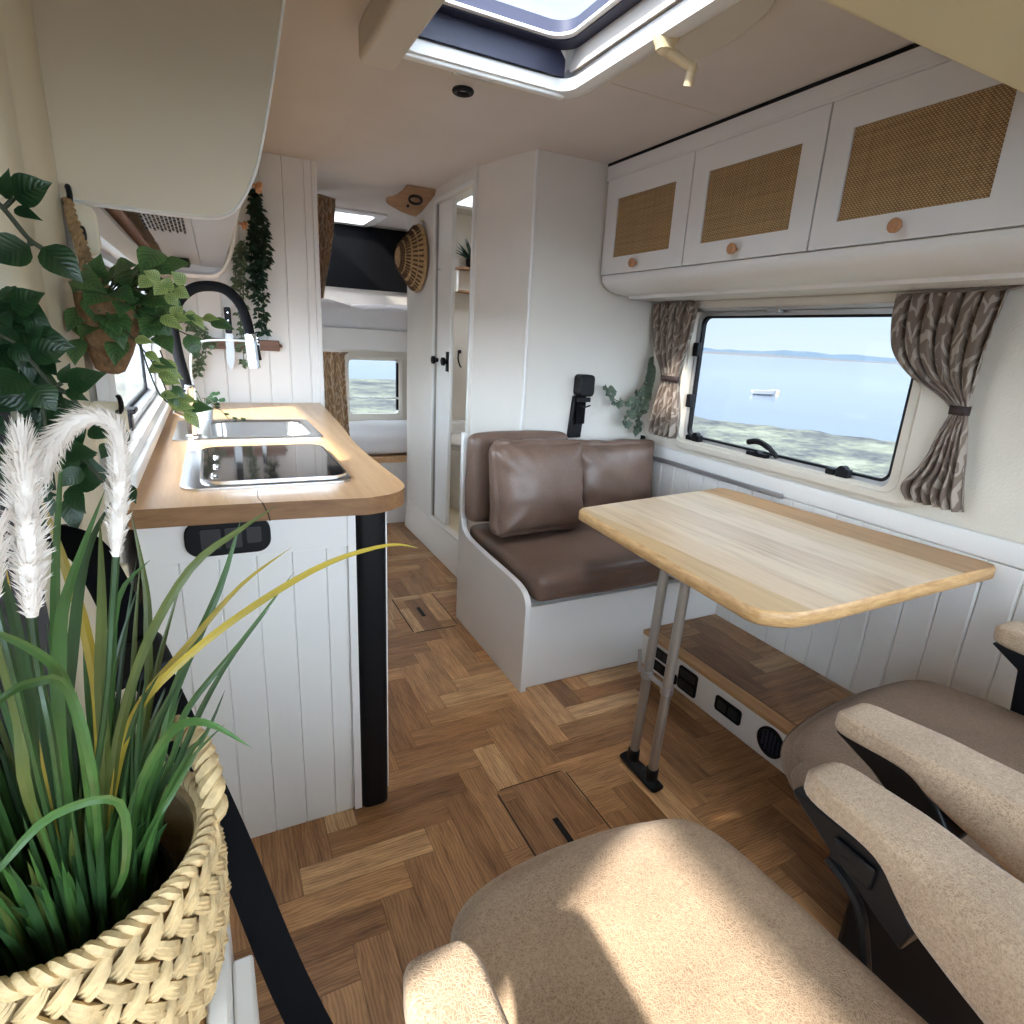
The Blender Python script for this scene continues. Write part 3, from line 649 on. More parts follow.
# ================================================================ raised step under the table
t=thing('floor_plinth','low plinth step with parquet top and white socket front beneath the table','step',(1.75,1.3,0))
b=MB(); b.box(1.552,1.575,.60,1.733,0,.132); b.build('front_board',MT['white'],t,bevel=.002)
b=MB(); b.box(1.548,1.60,.60,1.733,.133,.153); b.build('edge_lipping',MT['oak'],t,bevel=.004)
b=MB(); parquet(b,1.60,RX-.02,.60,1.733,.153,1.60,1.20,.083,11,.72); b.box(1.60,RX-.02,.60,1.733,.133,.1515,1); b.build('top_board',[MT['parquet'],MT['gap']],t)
b=MB(); b.box(1.576,RX-.02,.60,1.733,0.0,.131); b.build('core',MT['gap'],t)
def plate(y0,y1,z0,z1,label,holes):
    r=thing('socket_plate',label,'socket',(1.552,(y0+y1)/2,(z0+z1)/2),'black fittings on the plinth front')
    q=MB(); q.prism(rrect(y0,y1,z0,z1,.012,4),0,1.545,1.5515); q.build('plate',MT['black'],r,bevel=.002)
    for h in holes:
        q=MB(); q.prism(rrect(*h,.004,3),0,1.543,1.5455); q.build('socket',MT['socket'],r)
plate(1.545,1.655,.073,.118,'black socket strip high on the plinth front, behind the table legs',[(1.555,1.595,.082,.109),(1.605,1.645,.082,.109)])
plate(1.40,1.50,.02,.118,'tall black double socket on the plinth front beside the table legs',[(1.41,1.49,.03,.062),(1.41,1.49,.075,.108)])
plate(1.505,1.655,.016,.06,'black socket strip low on the plinth front, behind the table legs',[(1.52,1.57,.024,.052),(1.59,1.64,.024,.052)])
plate(1.185,1.305,.045,.105,'rounded black double socket in the middle of the plinth front',[(1.2,1.24,.058,.092),(1.25,1.29,.058,.092)])
vt=thing('heater_outlet','round black warm air outlet on the plinth front','vent',(1.552,1.06,.07))
b=MB(); b.lathe([(.052,0),(.052,.006),(.043,.008),(.040,.001)],(1.552,1.06,.072),(-1,0,0),28); b.build('rim',MT['black'],vt)
for k in range(5): b=MB(); yy=1.03+.015*k; hz=math.sqrt(max(0,.039**2-(yy-1.06)**2)); b.box(1.546,1.550,yy-.003,yy+.003,.072-hz,.072+hz); b.build('slat',MT['navy'],vt)
# floor hatches
for nm,(x0,x1,y0,y1),(hx,hy0,hy1),lab,sd in (('floor_hatch',(.66,.897,.985,1.285),(.77,1.035,1.125),'flush parquet floor hatch with black pull, in front of the tan cab seat',5),('floor_hatch',(.725,.938,2.31,2.70),(.818,2.45,2.55),'flush parquet floor hatch with black pull, in the aisle beyond the kitchen',9)):
    t=thing(nm,lab,'hatch',((x0+x1)/2,(y0+y1)/2,0),'floor hatches')
    b=MB(); b.prism(rrect(x0-.003,x1+.003,y0-.003,y1+.003,.025,5),2,.0002,.0008); b.build('joint',MT['gap'],t)
    b=MB(); parquet(b,x0+.002,x1-.002,y0+.002,y1-.002,.0016,x0+.05,y0-.02,.09,sd,.95); b.build('lid',MT['parquet'],t)
    b=MB(); b.box(hx-.009,hx+.009,hy0,hy1,.0018,.004); b.build('pull_strap',MT['black'],t,bevel=.001)
# ================================================================ RIGHT OVERHEAD CABINET
t=thing('overhead_cabinet','white overhead cabinet with three rattan doors above the window','cabinet',(1.8,1.6,1.5))
b=MB(); b.box(1.622,RX-.001,.72,2.395,1.60,2.035); b.build('carcass',MT['white'],t)
lip=[(p.x,p.y) for p in smooth_path([(1.604,1.592,0),(1.606,1.573,0),(1.622,1.552,0),(1.655,1.533,0),(1.70,1.522,0),(1.76,1.520,0)],4)]+[(1.765,1.508),(RX-.001,1.508),(RX-.001,1.598),(1.62,1.598)]
b=MB(); b.prism(lip,1,.72,2.36); b.build('lower_cornice',MT['white'],t,angle=30)
b=MB(); b.box(1.606,1.64,.72,2.395,1.985,2.038); b.box(1.602,1.612,.72,2.395,1.978,1.99); b.build('top_rail',MT['white'],t,bevel=.003)
b=MB(); b.box(1.607,1.66,.72,2.395,2.039,2.049); b.build('shadow_gap',MT['black'],t)
for k,(y0,y1,ry0,ry1,ky) in enumerate(((1.842,2.368,1.925,2.288,2.117),(1.306,1.836,1.383,1.758,1.58),(.745,1.300,.845,1.223,1.037))):
    lab=('left','middle','right')[k]
    d=MB(); panel_holes(d,0,1.60,1.620,y0,y1,1.597,1.976,[(ry0,ry1,1.664,1.896)]); do=d.build('door',MT['white'],t)
    r=MB(); r.box(1.606,1.612,ry0-.004,ry1+.004,1.660,1.90); r.build('rattan_panel',MT['rattan'],do)
    kb=MB(); kb.lathe([(.006,0),(.006,.012),(.017,.018),(.018,.026),(.014,.030)],(1.60,ky,1.628),(-1,0,0),20); kb.build('knob',MT['knobw'],do)
# ================================================================ CURTAINS
def lerprow(rows,z):
    for a,c in zip(rows,rows[1:]):
        if c[0]<=z<=a[0]:
            t=(a[0]-z)/(a[0]-c[0]); t=t*t*(3-2*t) if False else t; return [a[k]+(c[k]-a[k])*t for k in range(len(a))]
    return rows[-1]
def curtain(name,label,rows,depth,mat_,pl=7,ax=0,flip=1,tie=None,amp0=.016,ncol=90,nrow=60,group=None,tname='tie_band',seed=0):
    zt,zb=rows[0][0],rows[-1][0]
    dense=[]; pts1=smooth_path([(r[1],r[2],r[0]) for r in rows],8)
    rs=[(p.z,p.x,p.y) for p in pts1]
    t=thing(name,label,'curtain',((depth,(rows[0][1]+rows[0][2])/2,zb) if ax==0 else ((rows[0][1]+rows[0][2])/2,depth,zb)),group)
    w0=abs(rows[0][1]-rows[0][2])
    def fn(u,v):
        z=zt+(zb-zt)*v; r=lerprow(rs,z); w=abs(r[2]-r[1]); c=r[1]+(r[2]-r[1])*u
        k=min(1.25,w/w0); am=amp0*(.55+.6*k)*(.75+.5*v)
        ph=u*pl*2*PI+.5*math.sin(v*5+seed)+.6*mnoise.noise(Vector((u*4,v*3,seed)))
        d=am*math.sin(ph)+am*.35*math.sin(2*ph+1+v*3)+.004*mnoise.noise(Vector((u*15,v*9,seed+4)))
        if tie: d*=.35+.65*min(1,abs(z-tie)/.07)
        c+=.25*am*math.cos(ph)*min(1,w/.05)
        return (depth-d*flip,c,z) if ax==0 else (c,depth-d*flip,z)
    b=MB(); b.grid(fn,ncol,nrow); o=b.build('cloth',mat_,t,solid=.0015)
    if tie:
        r=lerprow(rs,tie); y0,y1=r[1],r[2]; cy=(y0+y1)/2; hw=abs(y1-y0)/2+.004
        L=[]
        for k in range(29):
            a=2*PI*k/28; q=(depth+ .021*math.sin(a), cy+hw*math.cos(a)) if ax==0 else (cy+hw*math.cos(a),depth+.021*math.sin(a)); L.append(q)
        b=MB(); b.loft([[(x,y,tie-.013) for x,y in L],[(x,y,tie+.013) for x,y in L]],0,False,False,False); b.build(tname,mat('dark_tie_band',(.022,.010,.009),.7),t,solid=.002)
    return t
curtain('curtain','leaf print curtain tied back at the cab end of the sea window, over the table','x' and [(1.507,1.200,.905),(1.42,1.198,.915),(1.33,1.175,.925),(1.26,1.11,.93),(1.21,1.02,.932),(1.175,.975,.93),(1.15,.975,.927),(1.10,.99,.918),(1.0,1.015,.90),(.93,1.055,.885),(.885,1.03,.872)],1.925,MT['curtain'],6,tie=1.172,amp0=.017,seed=1,group='leaf print curtains at the sea window')
curtain('curtain','leaf print curtain tied back behind the eucalyptus, at the bench end of the sea window',[(1.507,2.365,2.08),(1.42,2.355,2.085),(1.33,2.335,2.10),(1.24,2.29,2.125),(1.175,2.255,2.14),(1.15,2.25,2.14),(1.08,2.265,2.125),(.98,2.285,2.11),(.91,2.29,2.105),(.89,2.28,2.115)],1.925,MT['curtain'],5,tie=1.162,amp0=.016,seed=6,group='leaf print curtains at the sea window')
curtain('curtain','brown chevron curtain hanging beside the top bunk',[(2.02,.565,.70),(1.85,.565,.685),(1.7,.565,.66),(1.56,.565,.63),(1.47,.565,.615)],3.76,MT['curtain2'],5,ax=1,amp0=.014,seed=3,ncol=60,nrow=40,group='chevron curtains at the bunks')
curtain('curtain','brown chevron curtain hanging beside the lower bunk window',[(1.165,.56,.75),(1.0,.56,.752),(.8,.56,.76),(.50,.56,.775)],3.88,MT['curtain2'],4,ax=1,amp0=.014,seed=9,ncol=60,nrow=40,group='chevron curtains at the bunks')
# ================================================================ BUNKS
t=thing('bunk_bed','white boarded top bunk across the rear of the van','bunk',(.9,4.3,1.18),'bunk beds')
b=MB(); b.box(-.19,RX-.01,3.91,3.935,1.182,1.312); b.build('front_board',MT['white'],t,bevel=.004)
b=MB(); b.box(-.19,RX-.01,3.936,4.69,1.25,1.28); b.build('base',MT['white'],t)
def duvet(x0,x1,y0,y1,z0,z1,seed,amp):
    b=MB(); 
    def shape(o,p):
        o=o.copy(); s=Vector((o.x*4.5+seed,o.y*5,0)); 
        if p[2]>0: o.z+=amp*(mnoise.noise(s)+.6*mnoise.noise(s*2.7)+.35*abs(mnoise.noise(Vector((o.x*14,o.y*3,seed)))))
        if p[1]<-.9: o.y+=.016*mnoise.noise(Vector((o.x*22,o.z*9,seed)))
        return o
    return cushion(b,x0,x1,y0,y1,z0,z1,.04,(0,0,.008),44,0,9,seed,None,shape)
tag(duvet(-.15,RX-.03,3.945,4.66,1.30,1.45,2,.04).build('duvet',MT['sheet'],sub=1),'crumpled white duvet on the top bunk','bedding')
t=thing('bunk_bed','low bunk with a pale wooden edge beneath the rear window','bunk',(.9,4.3,0),'bunk beds')
b=MB(); b.box(-.19,RX-.01,3.905,3.935,.44,.482); b.build('front_edge',MT['beech'],t,bevel=.003)
b=MB(); b.box(-.19,RX-.01,3.936,4.69,.43,.475); b.build('base',MT['beech'],t)
b=MB(); b.box(-.19,RX-.01,3.92,3.94,0.0,.438); b.build('front_panel',MT['white'],t)
tag(duvet(-.15,RX-.03,3.945,4.66,.488,.625,7,.006).build('mattress',MT['sheet'],sub=1),'flat white mattress on the lower bunk beneath the rear window','mattress')
b=MB(); b.prism(rrect(1.085,1.13,.26,.40,.01,4),1,3.908,3.9195); o=b.build('wall_socket',MT['plastic'],bevel=.003); tag(o,'small white socket on the panel below the lower bunk','socket')
# rear roof light and bathroom roof light
def rooflight(label,R,up,ring_w,round_=False,nm='roof_light'):
    x0,x1,y0,y1=R; t=thing(nm,label,'roof light',((x0+x1)/2,(y0+y1)/2,CZ))
    b=MB(); PZ=lambda L,z:[(u,v,z) for u,v in L]
    o_=rrect(x0-ring_w,x1+ring_w,y0-ring_w,y1+ring_w,.05,6); i_=rrect(x0+.012,x1-.012,y0+.012,y1-.012,.03,6)
    b.loft([PZ(o_,CZ-.0005),PZ(o_,CZ-.014),PZ(lerp2(o_,i_,.4),CZ-.024),PZ(i_,CZ-.018),PZ(i_,CZ+.06)],0,False,False); b.build('frame',MT['plastic'],t,angle=30)
    b=MB(); b.prism(rrect(x0-.02,x1+.02,y0-.02,y1+.02,.04,6),2,CZ+.075,CZ+.081); b.build('dome',MT['dome'],t)
    b=MB(); ring(b,2,CZ+.051,CZ+.074,rrect(x0-.02,x1+.02,y0-.02,y1+.02,.04,6),rrect(x0+.02,x1-.02,y0+.02,y1-.02,.03,6)); b.build('seal',MT['plastic'],t)
    return t
t=rooflight('small white framed roof light over the top bunk',RH,.1,.06)
t=rooflight('white roof light in the bathroom ceiling, seen over the doorway',BH,.1,.07)
# ================================================================ BATHROOM
lf=MB(); panel_holes(lf,0,1.165,1.187,3.11,3.322,.225,1.975,[]); 
d=thing('door_3','white folded bathroom door leaf with black knobs','door',(1.17,3.3,.22)); d['kind']='structure'
lf.build('leaf',MT['plastic'],d,bevel=.004)
b=MB(); b.box(1.156,1.166,3.324,3.3285,.225,1.975); b.build('seal_strip',MT['legm'],d)
for yy,rr in ((3.30,.022),(3.135,.022)):
    b=MB(); b.lathe([(.012,0),(.012,.016),(rr,.022),(rr,.036),(rr*.6,.04)],(1.166,yy,1.163),(-1,0,0),20); 
    if yy<3.2: b.box(1.158,1.165,yy-.016,yy+.016,1.11,1.215)
    b.build('door_knob',MT['black'],d)
b=MB(); b.cyl((1.164,3.28,1.645),(1.155,3.28,1.645),.006,n=10); b.build('catch_stud',MT['chrome'],d)
t=thing('toilet','white cassette toilet with closed lid behind the bathroom doorway','toilet',(1.50,3.55,.19))
def ell(cx,cy,rx,ry,z,n=28): return [(cx+rx*math.cos(2*PI*k/n),cy+ry*math.sin(2*PI*k/n),z) for k in range(n)]
b=MB(); b.loft([ell(1.52,3.57,.15,.17,.19),ell(1.52,3.57,.15,.17,.26),ell(1.52,3.57,.165,.185,.30),ell(1.52,3.57,.17,.19,.46),ell(1.52,3.57,.19,.21,.55),ell(1.52,3.57,.195,.215,.60)]); b.build('bowl',MT['ceramic'],t)
b=MB(); b.loft([ell(1.52,3.57,.20,.22,.603),ell(1.52,3.57,.205,.225,.615),ell(1.52,3.57,.20,.22,.625)]); b.build('seat',MT['ceramic'],t)
b=MB(); b.loft([ell(1.52,3.57,.20,.22,.628),ell(1.52,3.57,.205,.225,.645),ell(1.52,3.57,.18,.20,.665),ell(1.52,3.57,.1,.11,.672)]); b.build('lid',MT['ceramic'],t)
b=MB(); b.box(1.40,1.80,3.74,3.855,.19,.74); b.build('cistern',MT['ceramic'],t,bevel=.015)
t=thing('wall_shelf','small wooden shelf with white basket ends on the bathroom wall','shelf',(1.56,3.8,1.6))
b=MB(); b.box(1.46,1.72,3.76,3.858,1.715,1.727); b.box(1.46,1.72,3.76,3.858,1.575,1.587); b.build('board',MT['cutwood'],t)
for sx_ in (1.44,1.72):
    b=MB(); b.box(sx_,sx_+.02,3.76,3.858,1.575,1.70); b.build('side',MT['plastic'],t,bevel=.003)
t=thing('bathroom_plant','dark spiky plant standing on the bathroom shelf','plant',(1.56,3.8,1.728))
b=MB(); b.lathe([(.03,0),(.038,.05),(.036,.052),(.034,.045)],(1.56,3.805,1.728)); b.build('pot',MT['black'],t)
b=MB(); rnd=random.Random(2)
for k in range(46):
    a=rnd.random()*2*PI; e=.25+rnd.random()*1.0; L=.08+.07*rnd.random(); d_=Vector((math.cos(a)*math.cos(e),min(.25,math.sin(a)*math.cos(e)),math.sin(e)))
    s=Vector((1.56,3.80,1.775)); tip=s+d_*L; tip.y=min(tip.y,3.85); b.leaf(s,tip,.013,(0,-1,.3),.2,.1,seg=4)
b.build('foliage',MT['tleaf'],t)
b=MB(); b.tube(smooth_path([(1.515,3.852,1.20),(1.495,3.82,1.19),(1.49,3.81,1.15),(1.505,3.815,1.11),(1.52,3.83,1.10)]),.005,8); b.cyl((1.515,3.86,1.20),(1.515,3.848,1.20),.012); o=b.build('towel_hook',MT['black']); tag(o,'black curved hook on the bathroom wall beside the doorway edge','hook')
# ================================================================ corridor bracket and hat
t=thing('corner_bracket','small wooden corner bracket with a black ring under the ceiling by the bathroom','bracket',(1.05,3.4,2.0))
pts=[(.985,2.046),(1.145,2.047),(1.146,2.03),(1.08,1.935)]+[(p.x,p.y) for p in smooth_path([(1.055,1.915,0),(.985,1.925,0),(.905,1.95,0),(.885,1.963,0)],4)]+[(p.x,p.y) for p in smooth_path([(.886,1.982,0),(.925,1.995,0),(.96,2.02,0),(.98,2.044,0)],4)]
Msh=lambda b_:[setattr(b_,'v',[(x+.01,3.33+(2.05-z)*.55+(y-3.44),z) for x,y,z in b_.v])]
b=MB(); b.prism(pts,1,3.44,3.462); Msh(b); b.build('board',MT['cutwood'],t,bevel=.003)
b=MB(); L=[(1.035+.035*math.cos(a*2*PI/24),3.43,1.985+.017*math.sin(a*2*PI/24)) for a in range(25)]; b.tube(L,.006,8); b.cyl((1.0,3.442,1.955),(1.0,3.435,1.955),.007); Msh(b); b.build('ring',MT['black'],t)
t=thing('straw_hat','woven straw cone hat hung on the bathroom wall by the aisle','hat',(1.138,3.6,1.72))
b=MB(); prof=[(.185,0),(.187,.006),(.18,.016),(.15,.040),(.11,.075),(.075,.105),(.05,.118),(.045,.124),(.0005,.127)]
b.lathe(prof,(1.136,3.60,1.723),(-1,0,0),48); b.build('cone',MT['hatm'],t)
for r_,h_ in ((.165,.029),(.135,.054),(.10,.084),(.07,.109)):
    b=MB(); 
    for k in range(36):
        a=2*PI*k/36; d1=Vector((0,math.cos(a),math.sin(a))); c=Vector((1.136-h_,3.60,1.723))+d1*r_
        b.tube([c-Vector((-.008,0,0))+d1*.012,c-Vector((.010,0,0))-d1*.009],.0058,5)
    b.build('dark_band',mat('dark_straw',(.10,.05,.02),.8,var=.3),t)
b=MB(); b.tube([(1.148,3.53,1.915),(1.135,3.53,1.915),(1.13,3.53,1.922)],.004,6); o=b.build('wall_hook',MT['brass']); tag(o,'tiny brass hook above the straw hat','hook')
# ================================================================ KITCHEN
SB=(-.023,.303,2.182,2.528)   # cut-out
t=thing('kitchen_worktop','thick beech worktop with a rounded front corner and sink and hob set in','worktop',(.1,1.34,.89))
b=MB()
re=[(p.x,p.y) for p in smooth_path([(.30,1.315,0),(.36,1.335,0),(.40,1.375,0),(.418,1.44,0),(.417,1.60,0),(.416,1.80,0),(.422,2.06,0),(.447,2.38,0),(.470,2.8,0),(.487,3.19,0)],6)]
front=[(LX+.02,1.385),(LX+.022,1.345),(.10,1.332)]
def xr(y): 
    for a,c in zip(re,re[1:]):
        if a[1]<=y<=c[1]: return a[0]+(c[0]-a[0])*(y-a[1])/(c[1]-a[1])
    return .487
A=front+[p for p in re if p[1]<SB[2]]+[(xr(SB[2]),SB[2]),(LX+.02,SB[2])]
b.prism(A,2,.889,.93)
b.prism([(LX+.02,SB[2]),(SB[0],SB[2]),(SB[0],SB[3]),(LX+.02,SB[3])],2,.889,.93)
b.prism([(SB[1],SB[2]),(xr(SB[2]),SB[2])]+[p for p in re if SB[2]<p[1]<SB[3]]+[(xr(SB[3]),SB[3]),(SB[1],SB[3])],2,.889,.93)
b.prism([(LX+.02,SB[3]),(xr(SB[3]),SB[3])]+[p for p in re if p[1]>SB[3]]+[(.487,3.195),(LX+.02,3.195)],2,.889,.93)
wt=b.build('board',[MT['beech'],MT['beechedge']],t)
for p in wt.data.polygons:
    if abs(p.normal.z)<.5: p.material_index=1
b=MB(); b.tube([(.075,1.3335,.931),(.085,1.331,.905),(.088,1.333,.888)],.0014,5); b.tube([(.075,1.335,.9305),(.069,1.37,.9302),(.072,1.44,.9302)],.0007,4); b.build('crack',MT['gap'],t)
t=thing('kitchen_cabinet','white grooved kitchen cabinet with a black corner post','cabinet',(.1,1.4,0))
b=MB(); b.box(LX+.03,.285,1.392,1.40,0,.888); b.box(LX+.03,.36,1.40,3.19,.0,.78); b.build('carcass',MT['white'],t)
b=MB(); x=-.165
b.box(LX+.03,.282,1.382,1.393,.792,.888)
xs=[-.168,-.10,-.022,.056,.134,.212,.262]
for a,c in zip(xs,xs[1:]): b.prism([(a+.0006,1.393),(a+.0006,1.389),(a+.0025,1.3868),(c-.0025,1.3868),(c-.0006,1.389),(c-.0006,1.393)],2,0.0,.790)
b.box(.264,.283,1.379,1.393,0,.888); b.build('boarded_end',MT['white'],t)
b=MB(); b.prism(rrect(.283,.36,1.372,1.44,.022,6),2,0.001,.888); b.build('corner_post',MT['black'],t,angle=25)
b=MB(); b.box(.3605,.374,1.43,2.1,.0,.30); b.box(.3605,.374,1.43,2.1,.303,.885); b.box(.3605,.374,2.105,3.19,.0,.885); b.build('side_door',MT['white'],t,bevel=.002)
b=MB(); sp=at(228,536,1,1.38); b.prism(rrect(-.083,.090,.806,.886,.03,6),1,1.366,1.3815); so=b.build('socket_panel',MT['black'],t,bevel=.003)
for x0,x1,z0,z1 in ((-.052,-.012,.822,.868),(-.004,.03,.822,.868),(.04,.07,.83,.866)):
    b=MB(); b.prism(rrect(x0,x1,z0,z1,.004,3),1,1.3645,1.3665); b.build('socket',MT['socket'],so)
# sink
t=thing('sink','stainless steel sink bowl with drainer rim set in the worktop','sink',(.1,2.35,.93))
PZ=lambda L,z:[(u,v,z) for u,v in L]
b=MB(); SB=(-.02,.300,2.185,2.525); fo=rrect(-.132,.335,2.128,2.578,.02,7); bo=rrect(SB[0],SB[1],SB[2],SB[3],.055,7)
b.loft([PZ(fo,.9305),PZ(fo,.9345),PZ(lerp2(fo,bo,.15),.9365),PZ(lerp2(fo,bo,.9),.9355),PZ(bo,.930),PZ(rrect(SB[0]+.008,SB[1]-.008,SB[2]+.008,SB[3]-.008,.055,7),.83),PZ(rrect(SB[0]+.03,SB[1]-.03,SB[2]+.03,SB[3]-.03,.04,7),.80)],0,False,True); b.build('bowl',MT['steel'],t,angle=50)
b=MB(); b.lathe([(.028,0),(.028,.003),(.012,.001)],(.14,2.355,.801)); b.build('drain',MT['chrome'],t)
t=thing('hob','steel gas hob under a smoked glass lid, in front of the sink','hob',(.1,1.7,.93))
b=MB(); lo=rrect(-.088,.300,1.468,1.94,.04,7); b.loft([PZ(lo,.9305),PZ(lo,.936),PZ(rrect(-.082,.294,1.474,1.934,.036,7),.939)]); b.build('tray',MT['steel'],t)
b=MB(); b.prism(rrect(-.042,.288,1.482,1.925,.045,7),2,.9425,.9475); b.build('glass_lid',MT['oven'],t,bevel=.002)
b=MB(); ring(b,2,.9395,.9478,rrect(-.046,.292,1.478,1.929,.049,7),rrect(-.0425,.2885,1.4815,1.9255,.0455,7)); b.build('lid_rim',MT['chrome'],t)
for px,py in ((216,456),(216,465),(214,474)):
    p=at(px,py,2,.952); b=MB(); b.lathe([(.008,0),(.008,.003),(.006,.006),(.001,.007)],(p.x,p.y,.9476)); b.build('control_knob',MT['chrome'],t)
# tap
FY=2.165
F=lambda px,py: at(px,py,1,FY)
base=F(194,437)
t=thing('kitchen_tap','tall sprung tap with black hose arch and chrome spray head','tap',(base.x,FY,.935))
b=MB(); b.lathe([(.024,0),(.024,.008),(.0165,.012),(.0165,.155),(.018,.157),(.018,.17)],(base.x,FY,.936)); b.build('base',MT['chrome'],t)
b=MB(); hp=[F(189,392),F(183,372),F(176,345),F(173,322),F(178,302),F(192,289),F(209,286),F(226,290),F(240,304),F(247,322),F(250,336)]; b.tube(smooth_path(hp),.0155,12); b.build('hose',MT['hose'],t)
b=MB(); b.tube([F(250,334),F(251,340),F(252,350),F(254.5,368)],[.017,.0185,.0185,.0185],16); b.build('spray_head',MT['chrome'],t)
b=MB(); b.tube([F(251.5,345)+Vector((.017,0,0)),F(254,360)+Vector((.018,0,0))],.006,8); b.build('spray_button',MT['black'],t)
b=MB(); b.tube(smooth_path([F(191,400)+Vector((.012,.0,0)),F(191,372),F(191.5,354),F(196,345),F(204,341),F(224,340),F(250,341)]),.0035,8); b.build('holder_arm',MT['plastic'],t)
b=MB(); b.tube([(base.x-.01,FY,1.0),(base.x-.05,FY-.01,1.02)],.006,8); b.build('lever',MT['chrome'],t)
# small potted plant behind the sink
pp=at(206,421,2,.931)
t=thing('potted_plant','small round-leaved plant in a white pot behind the sink','plant',pp)
b=MB(); b.lathe([(.024,0),(.028,.03),(.031,.062),(.030,.066),(.026,.06),(.02,.055)],pp); b.build('pot',MT['ceramic'],t)
b=MB(); rnd=random.Random(4); st=MB()
for k in range(34):
    a=rnd.random()*2*PI; r_=.015+.05*rnd.random(); c=pp+Vector((r_*math.cos(a)*1.1,r_*math.sin(a)*.7,.066+.05*rnd.random()-(.02 if r_>.05 else 0)))
    st.tube([pp+Vector((0,0,.05)),c],.0011,4); d_=Vector((math.cos(a),math.sin(a)-.4,-.2)).normalized(); b.leaf(c,c+d_*.026,.024,(-.1,-.5,.9),.15,.1)
tr=[pp+Vector((.02,-.01,.06)),pp+Vector((.055,-.02,.045)),pp+Vector((.08,-.03,.012)),pp+Vector((.11,-.03,.008)),pp+Vector((.14,-.02,.006))]
for p,q in zip(tr,tr[1:]):
    st.tube([p,q],.0013,4)
    for s in (-1,1): m_=p.lerp(q,.6); b.leaf(m_,m_+Vector((.012,s*.012,.006)),.024,(0,-.3,1),.15,.1)
b.build('foliage',MT['dleaf'],t); st.build('stems',MT['stem'],t)
# knife rack and knives on the end partition
KY=3.199
Kp=lambda px,py: at(px,py,1,3.185)
t=thing('knife_rack','dark wooden magnetic knife bar on the plank partition','knife rack',(.14,3.19,1.21))
b=MB(); z0,z1=1.183,1.232; b.box(-.02,.305,3.172,3.1985,z0,z1); b.build('bar',MT['walnut'],t,bevel=.003)
b=MB(); b.cyl((.305,3.186,1.207),(.318,3.186,1.207),.007,n=10); b.build('end_peg',MT['walnut'],t)
def knife(label,x,zt,zb,zg,w,tilt=0):
    t=thing('kitchen_knife',label,'knife',(x,3.168,zb),'knives on the wooden bar')
    b=MB(); b.prism([(x-w,zg),(x+w,zg),(x+w,zg-.5*(zg-zb)),(x+w*.7,zb+.03),(x,zb),(x-w*.8,zb+.015),(x-w,zb+.06)],1,3.1675,3.1695); b.build('blade',MT['blade'],t)
    b=MB(); b.prism(rrect(x-w*.8,x+w*.8,zg,zt,.008,4),1,3.158,3.172); b.build('handle',MT['black'],t,bevel=.003)
    for k in range(3): b=MB(); zz=zg+(zt-zg)*(.2+.3*k); b.cyl((x,3.158,zz),(x,3.1565,zz),.003,n=8); b.build('rivet',MT['chrome'],t)
knife('black handled broad kitchen knife on the wooden bar, beside the trailing plant',.085,1.372,1.09,1.255,.018)
knife('slim knife on the wooden bar, mostly behind the spray head of the tap',.205,1.27,1.13,1.215,.010)
# trailing plants on the partition
def trailing(name,label,strands,n,mat_,ls,seed,group,sy=.03,pot=None):
    rnd=random.Random(seed); top=Vector(strands[0][0]); t=thing(name,label,'plant',top,group); b=MB(); st=MB()
    for s in strands:
        P=smooth_path(s,8); st.tube(P,.0018,4)
        for k in range(n):
            q=rnd.random()*(len(P)-1); i=int(q); p=P[i].lerp(P[min(i+1,len(P)-1)],q-i)
            a=rnd.random()*2*PI; d_=Vector((math.cos(a),-abs(math.sin(a))*.7,-.3-.5*rnd.random())).normalized()
            L=ls*(.7+.6*rnd.random()); o_=p+Vector((rnd.uniform(-1,1)*.014,-rnd.random()*sy,0))
            tip=o_+d_*L; tip.y=min(tip.y,3.19); b.leaf(o_,tip,L*.52,(rnd.uniform(-.5,.5),-1,.3),.2,.15,seg=4)
    b.build('foliage',mat_,t); st.build('stems',MT['stem'],t); return t
W=lambda px,py,y=3.16: tuple(at(px,py,1,y))
trailing('trailing_plant','dark trailing plant hanging down the plank partition beside the overhead cabinet',[[W(253,188),W(254,215),W(256,250),W(258,290),W(259,318),W(263,336)],[W(254,190),W(260,215),W(264,245),W(262,275),W(263,300),W(264,330)],[W(253,190),W(250,230),W(252,262),W(253,290)],[W(254,200),W(264,225),W(266,240),W(265,262),W(261,285)],[W(254,195),W(258,240),W(259,270)],[W(254,195),W(256,220),W(253,245),W(256,270),W(254,300)]],95,MT['tleaf'],.03,3,'trailing plants on the plank partition')
trailing('trailing_plant','pale grey green trailing plant, hanging behind the dark trailing plant and past the knife bar',[[W(241,250,3.18),W(241,275,3.18),W(240,300,3.18),W(241,330,3.18),W(242,350,3.18)],[W(244,240,3.18),W(244,275,3.18),W(243,310,3.18),W(244,340,3.18),W(243,366,3.18)],[W(242,245,3.18),W(236,270,3.18),W(235,290,3.18)]],75,MT['pleaf'],.026,5,'trailing plants on the plank partition',.02)
trailing('trailing_plant','grey green trailing plant, hanging between the tap and the kitchen window',[[W(176,312),W(190,318),W(200,332),W(206,350),W(200,370)],[W(178,312),W(194,325),W(198,350),W(196,374)],[W(180,310),W(204,330),W(212,345)],[W(178,312),W(186,318),W(192,330)]],42,MT['pleaf'],.028,8,'trailing plants on the plank partition')
# ---------------------------------------------------------------- left overhead cabinet and cooker hood

